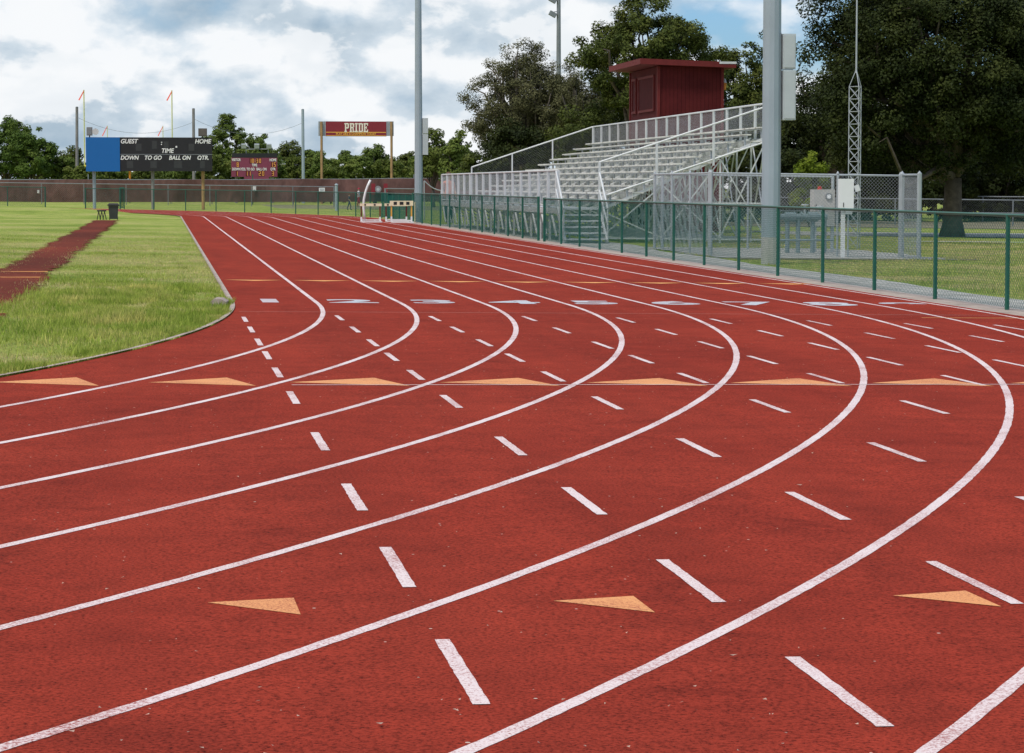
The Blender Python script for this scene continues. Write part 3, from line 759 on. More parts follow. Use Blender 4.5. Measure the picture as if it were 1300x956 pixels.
# far lamp mast above the trees
pv = 165.0; pu = uof(709, pv); org = Vector((pu, pv, gz0(pu)))
t = thing('light_pole', 'distant lamp mast showing above grey tree with lamps on left', 'light pole', org)
b = MB(org); octa(b, pu, pv, org.z, 16.5, 0.22, 0.12); b.build('shaft', M['galv_dark'], t)
for py in (1, 19):
    z = at(700, py, pv).z
    f = MB(org).bar((pu, pv, z+0.25), (pu-0.38, pv, z+0.2), 0.05)
    f.obox((pu-0.42, pv-0.05, z+0.05), (0.5, 0.35, 0.3), Matrix.Rotation(0.5, 3, 'Y')); f.build('floodlight', M['galv_dark'], t)
# thin white post in front of the far pole
p0 = Vector((uof(527, 103.5), 103.5, 0)); p0.z = gz0(p0.x)
o = MB(p0).tube(p0, p0+Vector((0, 0, 0.86)), 0.035).tube(p0+Vector((0, 0, 0.86)), p0+Vector((0, 0, 0.9)), 0.04, 0.01).build('marker_post', M['cream']); o.location = p0
tag(o, 'thin cream post standing at foot of the far light pole', 'post')
# grey steel post in the far fence line
p0 = Vector((uof(427, 152), 152, 0)); p0.z = gz0(p0.x)
o = MB(p0).tube(p0, p0+Vector((0, 0, 1.62)), 0.10).tube(p0+Vector((0, 0, 1.62)), p0+Vector((0, 0, 1.70)), 0.13, 0.05).build('steel_post', M['pole']); o.location = p0
tag(o, 'stout blue-grey steel post behind green fence, below PRIDE sign', 'post')

# ------------------------------------------------------------------ black scoreboard
SV = 151.0
def P(px, py, v=SV): return at(px, py, v)
base = P(194, 268); org = Vector((base.x, SV, gz0(base.x)))
sb = thing('scoreboard', 'large black scoreboard with plain blue panel at left on three posts', 'scoreboard', org)
a, c = P(110.5, 217.3), P(269.3, 174.6)
MB(org).box((a.x, SV, a.z), (c.x, SV+0.22, c.z)).build('board', M['black'], sb)
bp0, bp1 = P(109.3, 217.6), P(152, 174.3)
MB(org).box((bp0.x, SV-0.06, bp0.z), (bp1.x, SV-0.004, bp1.z)).build('blue_panel', M['blue'], sb)
m0, m1 = P(152.6, 196.4), P(269, 195.8)
MB(org).box((m0.x, SV-0.012, m0.z), (m1.x, SV-0.002, m1.z)).build('dividing_strip', M['galv_dark'], sb)
for (s, px, py, hpx) in (('GUEST', 163.6, 179.6, 5.3), ('HOME', 257.3, 179.7, 5.3), ('TIME', 212.3, 191.6, 5.4), ('DOWN', 164.2, 200.5, 5.0), ('TO GO', 194, 200.5, 5.0), ('BALL ON', 228, 200.5, 5.0), ('OTR.', 257.6, 200.5, 5.0)):
    q = P(px, py); text('lettering', s, hpx*SV/FPX, M['white_letter'], (q.x-org.x, -0.012, q.z-org.z), sb, shear=0.22, bold=0.035, depth=0.006, sx=0.92)
q = P(254.3, 202.4); MB(org).obox((q.x, SV-0.016, q.z), (0.10, 0.008, 0.045), Matrix.Rotation(0.7, 3, 'Y')).build('letter_tail', M['white_letter'], sb)
for (px, py, s) in ((205.2, 180.7, 0.03), (205.0, 183.3, 0.03), (223.9, 186.4, 0.05)):
    q = P(px, py); MB(org).box((q.x-s, SV-0.014, q.z-s), (q.x+s, SV-0.002, q.z+s)).build('lamp_dot', M['white_letter'], sb)
# unlit digit wells, a shade greyer than the board
for (px, py, w, h) in ((176, 187, 7, 9), (196, 184, 6, 10), (211, 183.5, 6, 8), (243, 187, 7, 9), (165, 209, 8, 9), (195, 209, 8, 9), (226, 209, 10, 9), (257, 209, 6, 9)):
    lo, hi = P(px-w/2, py+h/2), P(px+w/2, py-h/2); MB(org).box((lo.x, SV-0.006, lo.z), (hi.x, SV-0.001, hi.z)).build('digit_well', M['dark'], sb)
for px, m in ((119.7, M['pole']), (194, M['greywood']), (257.8, M['wood'])):
    x = uof(px, SV+0.4); MB(org).tube((x, SV+0.4, gz0(x)-0.1), (x, SV+0.4, P(0, 176).z), 0.10, n=10).build('support_post', m, sb)
for px, w, py0, py1, m in ((113.6, 7.2, 161.5, 172, M['greywood']), (257.3, 11, 163, 173, M['lamp_brown'])):
    lo, hi = P(px-w/2, py1), P(px+w/2, py0)
    f = MB(org).box((lo.x, SV-0.1, lo.z), (hi.x, SV+0.25, hi.z)).build('floodlight', m, sb)
    MB(org).tube(((lo.x+hi.x)/2, SV+0.1, c.z), ((lo.x+hi.x)/2, SV+0.1, lo.z), 0.04).build('bracket', M['dark'], f)
    MB(org).box((lo.x+0.04, SV-0.112, lo.z+0.04), (hi.x-0.04, SV-0.102, hi.z-0.04)).build('lens', M['galv_dark'] if px < 200 else m, f)
lo, hi = P(118, 171.5), P(124.5, 163)
MB(org).tube(((lo.x+hi.x)/2, SV-0.1, (lo.z+hi.z)/2), ((lo.x+hi.x)/2, SV+0.25, (lo.z+hi.z)/2), 0.2, 0.12, n=12).build('round_lamp', M['lamp_glass'], sb)

# ------------------------------------------------------------------ goal posts
def goal(label, px0, px1, v, top, barz, m, pxs, off):
    u0, u1 = uof(px0, v), uof(px1, v); us = uof(pxs, v); org = Vector((us, v+off, 0))
    t = thing('goal_post', label, 'goal post', org, 'football goal posts')
    MB(org).tube((u0, v, barz), (u1, v, barz), 0.075).build('crossbar', M['yellow'], t)
    MB(org).path([(us, v+off, -0.1), (us, v+off, 1.5), (us, v+off*0.9, barz*0.8), (us, v+off*0.4, barz-0.03), (us, v, barz)], 0.085).build('gooseneck', M['yellow'] if off < 3 else M['orange'], t)
    MB(org).tube((us, v+off, 0), (us, v+off, 1.95), 0.27, n=12).build('pad', M['magenta'], t)
    for u in (u0, u1):
        up = MB(org).tube((u, v, barz), (u, v, top), 0.05, n=6).build('upright', M['yellow_pale'], t)
        b = MB(org); w = 0.09
        dx = -0.42*v/212; b.add([(u, v-0.04, top), (u+0.02, v-0.04, top-0.14), (u+dx+0.05, v-0.10, top-0.9*v/212), (u+dx-0.06, v-0.06, top-0.86*v/212)], [(0, 1, 2, 3)])
        b.add([(u, v-0.02, top), (u+0.02, v-0.02, top-0.14), (u+dx+0.05, v-0.08, top-0.9*v/212), (u+dx-0.06, v-0.04, top-0.86*v/212)], [(3, 2, 1, 0)])
        b.build('ribbon', M['ribbon'], up)
goal('nearer yellow goal post with tall uprights either side of the black scoreboard', 107.8, 219.2, 212, at(0, 113.5, 212).z, 3.1, M['yellow'], 164.5, 3.2)
goal('farther, smaller yellow goal post whose crossbar shows just below the scoreboard', 137, 207.5, 330, at(0, 159, 330).z, at(0, 219.5, 330).z, M['yellow'], 172.5, 2.0)

# timber poles with a cable
TP = []
for i, (px, py, lab) in enumerate(((97.6, 136, 'grey timber pole left of the black scoreboard'), (245.6, 138, 'grey timber pole rising behind the right half of black scoreboard'), (384.3, 139, 'grey timber pole between small maroon scoreboard and PRIDE sign'))):
    v = 222; top = at(px, py, v); org = Vector((uof(px, v)+0.03*i, v, 0))
    t = thing('timber_pole', lab, 'pole', org, 'timber net poles')
    MB(org).tube((org.x, v, -0.2), (top.x, v, top.z), 0.15, 0.125, n=10).build('shaft', M['greywood'] if i < 2 else M['pole'], t)
    MB(org).tube((top.x, v, top.z), (top.x, v, top.z+0.05), 0.135, 0.06, n=10).build('cap', M['galv_dark'], t)
    TP.append(top)
b = MB()
for A, B in ((TP[0], TP[1]), (TP[1], TP[2])):
    pts = []
    for i in range(13):
        f = i/12; p = A+(B-A)*f; pts.append((p.x, p.y, p.z-0.9-1.2*4*f*(1-f)-0.3*f))
    b.path(pts, 0.014, 5)
o = b.build('cable', M['galv_dark']); tag(o, 'thin sagging cable strung between the three grey timber poles', 'cable')

# ------------------------------------------------------------------ small maroon scoreboard
SV2 = 214.0
Q = lambda px, py: at(px, py, SV2)
c0 = Q(323, 228); org = Vector((c0.x, SV2, 0))
s2 = thing('scoreboard', 'small faded maroon scoreboard with amber digits above the brown wall', 'scoreboard', org)
lo, hi = Q(293.8, 224.4), Q(352, 200.2); MB(org).box((lo.x, SV2, lo.z), (hi.x, SV2+0.25, hi.z)).build('board', M['magenta'], s2)
lo, hi = Q(294.5, 200.1), Q(352, 194.6); MB(org).box((lo.x, SV2-0.01, lo.z), (hi.x, SV2+0.25, hi.z)).build('header_panel', M['black'], s2)
lo, hi = Q(310, 228.6), Q(341.5, 224.5); MB(org).box((lo.x, SV2, lo.z), (hi.x, SV2+0.2, hi.z)).build('lower_panel', M['magenta'], s2)
for px in (300, 346):
    q = Q(px, 222); MB(org).tube((q.x, SV2+0.4, -0.1), (q.x, SV2+0.4, q.z+0.6), 0.12).build('support_post', M['greywood'], s2)
for (s, px, py, h) in (('VISITOR', 299.8, 203, 3.3), ('HOME', 346.5, 203.2, 3.3), ('TIME', 323.2, 209.8, 3.3), ('DOWN', 300, 214.9, 3.3), ('YDS. TO GO', 314.5, 214.9, 3.3), ('BALL ON', 332, 214.9, 3.3), ('OTR', 346.5, 214.9, 3.3)):
    q = Q(px, py); text('lettering', s, h*SV2/FPX, M['white_letter'], (q.x-org.x, -0.02, q.z-org.z), s2, bold=0.03, depth=0.008, sx=0.66)
q = Q(344.6, 216.2); MB(org).obox((q.x, SV2-0.03, q.z), (0.09, 0.01, 0.04), Matrix.Rotation(0.7, 3, 'Y')).build('letter_tail', M['white_letter'], s2)
SEG = {'0': 'abcdef', '1': 'bc', '2': 'abged', '3': 'abgcd', '5': 'afgcd', '8': 'abcdefg'}
def seg7(ch, cx, cz, w, h, y, org, parent):
    s = h*0.14
    R = {'a': (-w/2, h/2-s, w/2, h/2), 'd': (-w/2, -h/2, w/2, -h/2+s), 'g': (-w/2, -s/2, w/2, s/2), 'f': (-w/2, 0, -w/2+s, h/2), 'e': (-w/2, -h/2, -w/2+s, 0), 'b': (w/2-s, 0, w/2, h/2), 'c': (w/2-s, -h/2, w/2, 0)}
    b = MB(org); b.box((cx-w*0.72, y-0.006, cz-h*0.62), (cx+w*0.72, y-0.001, cz+h*0.62)); b.cur = 1
    for i, k in enumerate(SEG[ch]):
        x0, z0, x1, z1 = R[k]; b.box((cx+x0, y-0.02-0.001*i, cz+z0), (cx+x1, y-0.0065, cz+z1))
    b.build('digit', [M['maroon_dark'], M['amber']], parent)
for ch, px, py, w, h in (('1', 318.2, 204.2, 1.8, 5.2), ('0', 321.2, 204.2, 2.2, 5.2), ('3', 326.6, 204.2, 2.2, 5.2), ('0', 330.2, 204.2, 2.2, 5.2), ('8', 301.8, 209, 2.6, 5.4), ('1', 345.4, 209, 1.6, 5.4), ('5', 348.8, 209, 2.4, 5.4),
                         ('1', 300.8, 220.3, 1.8, 5.2), ('1', 313.5, 220.3, 1.8, 5.2), ('1', 317.2, 220.3, 1.8, 5.2), ('2', 329.8, 220.3, 2.6, 5.2), ('0', 334, 220.3, 2.6, 5.2), ('3', 346.5, 220.3, 2.4, 5.2)):
    q = Q(px, py); seg7(ch, q.x, q.z, w*SV2/FPX, h*1.05*SV2/FPX, SV2, org, s2)
for py in (203.2, 205.4):
    q = Q(323.9, py); MB(org).box((q.x-0.035, SV2-0.02, q.z-0.035), (q.x+0.035, SV2-0.002, q.z+0.035)).build('lamp_dot', M['amber'], s2)
rl = Q(313, 189.4); rh = Q(341, 189.2)
b = MB(org).tube((rl.x, SV2+0.1, rl.z), (rh.x, SV2+0.1, rh.z), 0.03)
for px in (312.5, 340.5): q = Q(px, 195); b.tube((q.x, SV2+0.1, q.z), (q.x, SV2+0.1, q.z+0.45), 0.03)
b.build('lamp_rail', M['galv'], s2)
for px in (309.5, 326, 341.5):
    q = Q(px, 185.5); f = MB(org).obox((q.x, SV2-0.05, q.z), (0.42, 0.3, 0.36), Matrix.Rotation(0.25, 3, 'X')).build('floodlight', M['galv'], s2)

# ------------------------------------------------------------------ PRIDE sign
SV3 = 206.0
S3 = lambda px, py: at(px, py, SV3)
c0 = S3(452, 230); org = Vector((c0.x, SV3, 0))
ps = thing('sign', 'maroon PRIDE sign with grey side panels on two tall timber posts', 'sign', org)
lo, hi = S3(413.5, 173), S3(490.5, 154.3); MB(org).box((lo.x, SV3, lo.z), (hi.x, SV3+0.15, hi.z)).build('sign_panel', M['maroon_sign'], ps)
for a, c in ((404.3, 413.4), (490.6, 499.8)):
    lo, hi = S3(a, 172.6), S3(c, 154.1); pn = MB(org).box((lo.x, SV3+0.02, lo.z), (hi.x, SV3+0.13, hi.z)).build('side_panel', M['galv'], ps)
    b = MB(org)
    for f in (0.2, 0.5, 0.8): x = lo.x+(hi.x-lo.x)*f; b.box((x-0.02, SV3+0.005, lo.z), (x+0.02, SV3+0.018, hi.z))
    b.build('rib', M['galv_dark'], pn)
for px in (408, 496.8):
    q = S3(px, 154.5); MB(org).tube((q.x, SV3-0.12, -0.1), (q.x, SV3-0.12, q.z), 0.105, n=10).build('support_post', M['wood'], ps)
for py, h in ((168.0, 0.8), (172.2, 0.5)):
    lo, hi = S3(414, py+h/2), S3(490, py-h/2); MB(org).box((lo.x, SV3-0.012, lo.z), (hi.x, SV3-0.002, hi.z)).build('gold_stripe', M['gold_letter'], ps)
# slab serif capitals, cut as rectangles on a 10 x 14 grid
GLY = {'P': [(1, 0, 3.6, 14), (0, 0, 4.8, 2), (0, 12, 8, 14), (6.4, 7, 9.2, 13), (3, 5.6, 8.2, 7.6)],
       'R': [(1, 0, 3.6, 14), (0, 0, 4.6, 2), (0, 12, 8, 14), (6.4, 7.6, 9.2, 13), (3, 6, 8, 8), (6, 2, 8.4, 6), (6, 0, 10, 2)],
       'I': [(1.6, 0, 4.4, 14), (0, 0, 6, 2), (0, 12, 6, 14)],
       'D': [(1, 0, 3.6, 14), (0, 0, 8, 2), (0, 12, 8, 14), (6.6, 1, 9.4, 13)],
       'E': [(1, 0, 3.6, 14), (0, 0, 9, 2), (0, 12, 9, 14), (7.2, 0, 9, 4), (7.2, 10, 9, 14), (3, 6.1, 6.4, 7.9), (5.4, 4.8, 6.6, 9.2)]}
sc_ = 11.4/14*SV3/FPX; x = S3(436.6, 0).x; zb = S3(0, 166.4).z
for ch in 'PRIDE':
    b = MB(org)
    for i, (x0, y0, x1, y1) in enumerate(GLY[ch]): b.box((x+x0*sc_*0.76, SV3-0.02-0.0015*i, zb+y0*sc_), (x+x1*sc_*0.76, SV3-0.002, zb+y1*sc_))
    b.build('letter', M['cream_letter'], ps); x += (7.4 if ch == 'I' else 10.6)*sc_*0.76
q = S3(452, 170.2); text('lettering', 'PLAY LIKE A CHAMPION TODAY', 2.7*SV3/FPX, M['gold_letter'], (q.x-org.x, -0.014, q.z-org.z), ps, bold=0.04, depth=0.006, sx=0.90)

# signs hung on the far fence and wall
def small_sign(name, label, cat, px, py, w, h, v, mat, dots=()):
    q = at(px, py, v); org = q.copy()
    s = v/FPX
    t = thing(name, label, cat, org)
    MB(org).box((q.x-w*s/2, v-0.03, q.z-h*s/2), (q.x+w*s/2, v, q.z+h*s/2)).build('plate', mat, t)
    b = MB(org)
    for dx, dy, a, c in dots: b.box((q.x+(dx-a/2)*s, v-0.036, q.z+(dy-c/2)*s), (q.x+(dx+a/2)*s, v-0.031, q.z+(dy+c/2)*s))
    if dots: b.build('marking', M['galv_dark'], t)
small_sign('sign', 'small white notice on the grey fence below the PRIDE sign', 'sign', 408.6, 241, 7.4, 5.2, 180.9, M['white_enamel'], ((0, 1.2, 5, 0.5), (0, 0, 5.6, 0.5), (0, -1.2, 4.4, 0.5)))
small_sign('sign', 'small white poster on brown wall below the small maroon scoreboard', 'sign', 323, 239.5, 4.2, 6, 199.8, M['cloth_white'], ((-0.2, -2.4, 1.8, 2.2),))
small_sign('sign', 'tiny white tag on the brown wall at far left', 'sign', 48.6, 243.3, 2.6, 4, 199.8, M['cloth_white'])
q = at(480, 240, 199.7); org = q.copy()
t = thing('sign', 'round grey emblem on the brown wall behind the hurdles', 'sign', org)
MB(org).tube((q.x, 199.7, q.z), (q.x, 199.66, q.z), 0.27, n=20).build('disc', M['emblem'], t)
MB(org).tube((q.x, 199.655, q.z-0.03), (q.x, 199.65, q.z-0.03), 0.13, n=12).build('inner_disc', M['boxgrey'], t)
for px, lab in ((473.8, 'left of'), (489.5, 'right of')):
    q = at(px, 240, 199.7); o = MB(q).box((q.x-0.16, 199.66, q.z-0.45), (q.x+0.16, 199.7, q.z+0.45)).build('banner', M['maroon_sign']); o.location = q
    tag(o, f'narrow red banner on the brown wall {lab} the round grey emblem', 'banner')

# ------------------------------------------------------------------ hurdles
def hurdle(label, px0, px1, v, top, frame_m, blotch, base_dir, bh=0.115):
    u0, u1 = uof(px0, v), uof(px1, v); g = gz0(u0); org = Vector(((u0+u1)/2, v, g))
    t = thing('hurdle', label, 'hurdle', org, 'hurdles left on the track')
    b = MB(org)
    b.box((u0-0.05, v-0.02, g+top-bh), (u1+0.05, v+0.005, g+top)); bd = b.build('crossbar', M['cream'], t)
    for f, w in blotch:
        x = u0+(u1-u0)*f; MB(org).box((x-w/2, v-0.027, g+top-bh*0.8), (x+w/2, v-0.021, g+top-bh*0.2)).build('black_mark', M['black'], bd)
    for u in (u0+0.02, u1-0.02):
        up = MB(org).bar((u, v+0.03, g+top*0.28), (u, v+0.03, g+top-0.03), 0.055, 0.04).build('upright', frame_m, t)
        MB(org).bar((u, v+0.03, g+0.04), (u, v+0.03, g+top*0.29), 0.07, 0.05).build('sleeve', M['white_enamel'], up)
        MB(org).bar((u, v+0.05, g+0.035), (u, v+base_dir*0.7, g+0.035), 0.055, 0.06).build('foot', M['white_enamel'], t)
    MB(org).bar((u0, v+base_dir*0.7, g+0.035), (u1, v+base_dir*0.7, g+0.035), 0.06, 0.06).build('base_bar', M['white_enamel'], t)
    MB(org).bar((u0, v+0.035, g+0.10), (u1, v+0.035, g+0.10), 0.045, 0.05).build('lower_bar', M['white_enamel'], t)
hurdle('low hurdle with maroon uprights, farthest left on the track end', 458, 483, 103.2, 0.80, M['maroon'], ((0.22, 0.07), (0.70, 0.08)), -1)
hurdle('middle hurdle half hidden behind the taller gold hurdle', 489.5, 516.5, 105, 0.80, M['maroon'], ((0.1, 0.08),), -1)
hurdle('taller hurdle with gold uprights and black-marked board, farthest right', 496.3, 523, 102.6, 0.93, M['gold_letter'], ((0.2, 0.14), (0.5, 0.16), (0.8, 0.14)), -1, 0.21)
# curved white pole
v = 106; pts = [at(x, y, v) for x, y in ((463.3, 282), (462.2, 270), (461.4, 262), (462, 253), (464, 244), (466.8, 236), (470.3, 228.5))]
pts[0].z = gz0(pts[0].x)
o = MB(pts[0]).path(pts, 0.05, 8).build('curved_pole', M['white_enamel'], smooth=True); o.location = pts[0]
tag(o, 'white pole bent in an arc standing just behind the left hurdle', 'pole')

# ------------------------------------------------------------------ bin, bench, loose concrete
v = 103.5; c = Vector((uof(143.7, v), v, 0)); c.z = gz(c.x, v)
t = thing('trash_can', 'dark grey wheeled trash can on infield grass at runway end', 'trash can', c)
b = MB(c); n = 16
def sq(b, c, z0, w0, z1, w1):
    b.add([(c.x+s*w, c.y+r*w, z) for z, w in ((z0, w0), (z1, w1)) for s, r in ((-1, -1), (1, -1), (1, 1), (-1, 1))], [(0, 3, 2, 1), (4, 5, 6, 7), (0, 1, 5, 4), (1, 2, 6, 5), (2, 3, 7, 6), (3, 0, 4, 7)])
sq(b, c, c.z+0.03, 0.16, c.z+0.58, 0.21); b.build('bin_body', M['dark'], t)
b = MB(c); sq(b, c, c.z+0.585, 0.245, c.z+0.63, 0.245); sq(b, c, c.z+0.632, 0.235, c.z+0.69, 0.17); b.build('lid', M['black'], t)
for s in (-1, 1): MB(c).tube((c.x+s*0.14, c.y+0.18, c.z+0.07), (c.x+s*0.18, c.y+0.18, c.z+0.07), 0.07, n=12).build('wheel', M['black'], t)
c = Vector((uof(128.7, v), v, 0)); c.z = gz(c.x, v)
t = thing('bench', 'small black bench with splayed legs beside the trash can', 'bench', c)
MB(c).box((c.x-0.19, v-0.22, c.z+0.34), (c.x+0.19, v+0.22, c.z+0.40)).build('seat', M['black'], t)
for y in (-0.2, 0.2):
    for x in (-0.12, 0.0, 0.12):
        for s in (-1, 1): MB(c).bar((c.x+x, v+y, c.z+0.345), (c.x+x+s*0.07, v+y, c.z), 0.025).build('leg', M['black'], t)
b = MB(); rr = random.Random(4); c = Vector((0.66, 30.1, gz0(0.66)))
prof = [(-0.13, 0), (0.12, 0), (0.13, 0.07), (0.05, 0.11), (-0.06, 0.12), (-0.12, 0.08)]
b.prism([(c.x+x*0.75, c.y-0.22, c.z+z*0.85) for x, z in prof], (0, 0, 0), (0.05, 0.42, 0.0)); b.o = Vector((0, 0, 0))
o = b.build('concrete_block', M['kerb']); tag(o, 'loose broken concrete block lying on the kerb at the bend', 'concrete block')

# ------------------------------------------------------------------ utility things in the enclosure
v = 58.0; g = gz0(14)
x0, x1 = uof(985, v), uof(1050, v); org = Vector((x0, v, g))
t = thing('water_pipes', 'blue-grey backflow water pipes on legs inside the chain-link enclosure', 'pipes', org)
zc = 0.70
b = MB(org).tube((x0, v, zc), (x1, v, zc), 0.075, n=12)
for f in (0.06, 0.2, 0.36, 0.5, 0.64, 0.8, 0.94): x = x0+(x1-x0)*f; b.tube((x-0.02, v, zc), (x+0.02, v, zc), 0.125, n=12)
for f in (0.28, 0.72): x = x0+(x1-x0)*f; b.tube((x-0.13, v, zc), (x+0.13, v, zc), 0.115, n=12)
b.build('main_pipe', M['pipe'], t)
for px in (1000, 1013.5, 1032, 1047):
    x = uof(px, v); MB(org).tube((x, v, g), (x, v, zc), 0.055, n=10).build('leg', M['pipe'], t)
for px, h in ((1022, 0.28), (1041, 0.24)):
    x = uof(px, v); h_ = MB(org).tube((x, v, zc), (x, v, zc+h), 0.03).tube((x, v, zc+h), (x, v, zc+h+0.03), 0.09, n=14).build('valve_wheel', M['boxgrey'], t)
MB(org).tube((uof(965, v), v-0.6, g+0.32), (x1, v-0.6, g+0.32), 0.03).build('bypass_pipe', M['pipe'], t)
v = 59.5; lo, hi = at(1033.5, 272, v), at(1060, 240.5, v); g = gz0(lo.x); org = Vector((lo.x, v, g))
t = thing('meter_cabinet', 'weathered grey meter cabinet with round gauge inside the enclosure', 'cabinet', org)
MB(org).box((lo.x, v, lo.z-0.3), (hi.x, v+0.4, hi.z)).build('cabinet_body', M['pole_base'], t)
for x in (lo.x+0.05, hi.x-0.05): MB(org).box((x-0.03, v+0.05, g), (x+0.03, v+0.11, lo.z-0.303)).build('leg', M['galv'], t)
q = at(1052, 249.5, v); MB(org).tube((q.x, v-0.03, q.z), (q.x, v-0.002, q.z), 0.085, n=18).build('gauge', M['galv_dark'], t)
MB(org).tube((q.x, v-0.036, q.z), (q.x, v-0.031, q.z), 0.055, n=18).build('gauge_face', M['white_enamel'], t)
q = at(1042, 240, v); MB(org).tube((q.x, v+0.1, hi.z), (q.x, v+0.1, hi.z+0.08), 0.06, 0.05, n=10).build('alarm_light', M['red'], t)
q = at(1037, 258, v); MB(org).box((lo.x+0.04, v-0.014, hi.z-0.5), (lo.x+0.07, v-0.002, hi.z-0.38)).build('handle', M['dark'], t)
v = 54.75; lo, hi = at(1064.2, 264.5, v), at(1082.3, 227, v); g = gz0(lo.x); org = Vector(((lo.x+hi.x)/2, v, g))
t = thing('electric_panel', 'plain white electric panel on a post before the enclosure', 'electric panel', org)
MB(org).box((lo.x, v-0.12, lo.z), (hi.x, v+0.03, hi.z)).build('cabinet', M['white_enamel'], t)
q = at(1069, 260, v); MB(org).box((q.x-0.008, v-0.132, q.z-0.05), (q.x+0.008, v-0.122, q.z+0.05)).build('handle', M['dark'], t)
l2, h2 = at(1072, 272, v), at(1080.5, 265.3, v); MB(org).box((l2.x, v-0.1, l2.z), (h2.x, v+0.02, h2.z)).build('junction_box', M['boxgrey'], t)
q = at(1069.5, 265, v); MB(org).box((q.x-0.04, v-0.06, g), (q.x+0.05, v, lo.z-0.003)).build('post', M['white_enamel'], t)
q = at(1076, 270, v); MB(org).tube((q.x, v-0.05, g), (q.x, v-0.05, l2.z), 0.02).build('conduit', M['galv'], t)
q = at(1087.5, 239, 54.9); org = q.copy()
o = MB(org).obox(q-Vector((0, 0.04, 0)), (0.12, 0.006, 0.15), Matrix.Rotation(-0.35, 3, 'Y')).build('notice', M['white_enamel']); o.location = org
tag(o, 'small tilted white notice on the enclosure fence beside the white panel', 'sign')
# lattice mast
v = 63.5; cx = uof(1085.8, v); g = gz0(cx); org = Vector((cx, v, g))
t = thing('lattice_mast', 'slender grey lattice antenna mast rising in front of the dark oak', 'antenna mast', org)
zt = at(1086, 110, v).z; ztip = at(1086, 88, v).z; hw = 0.165
L3 = [(-hw, 0.09), (hw, 0.09), (0.02, -0.19)]
for x, y in L3: MB(org).tube((cx+x, v+y, g), (cx+x, v+y, zt), 0.014, n=6).build('leg', M['galv'], t)
b = MB(org); n = 13
for i in range(n):
    za = g+(zt-g)*i/n; zb = g+(zt-g)*(i+1)/n
    for k in range(3):
        a, c = L3[k], L3[(k+1) % 3]
        b.tube((cx+a[0], v+a[1], za), (cx+c[0], v+c[1], zb), 0.008, n=4, cap=False); b.tube((cx+a[0], v+a[1], zb), (cx+c[0], v+c[1], zb), 0.009, n=4, cap=False)
        if k == 0: b.tube((cx+c[0], v+c[1], za), (cx+a[0], v+a[1], zb), 0.008, n=4, cap=False)
b.build('bracing', M['galv'], t)
b = MB(org)
for x, y in L3: b.tube((cx+x, v+y, zt), (cx, v, ztip), 0.013, n=6)
b.build('top_cone', M['galv'], t)
MB(org).tube((cx, v, ztip-0.1), (cx, v, 9.5), 0.024, 0.016, n=8).build('antenna', M['galv'], t)

# ------------------------------------------------------------------ sagging grey netting by the far end of the bleachers
v = 112; A = at(538.5, 229.5, v); B = at(560, 242, v); org = Vector((A.x, v, gz0(A.x)))
t = thing('sloping_rail', 'sloping grey mesh railing between the far pole and bleacher end', 'railing', org)
b = MB(org); pts = [A+(B-A)*f-Vector((0, 0, 0.10*math.sin(math.pi*f))) for f in (0, .2, .4, .6, .8, 1)]
b.path(pts, 0.025, 6); b.tube((A.x, v, org.z), A, 0.03); b.tube((B.x, v, gz0(B.x)), B, 0.03); b.build('frame', M['galv'], t)
b = MB(org); chain(b, (A.x, v), (B.x, v), 0.05, 1.1, 0.09, 0.004); b.build('wire_mesh', M['galv_wire'], t)

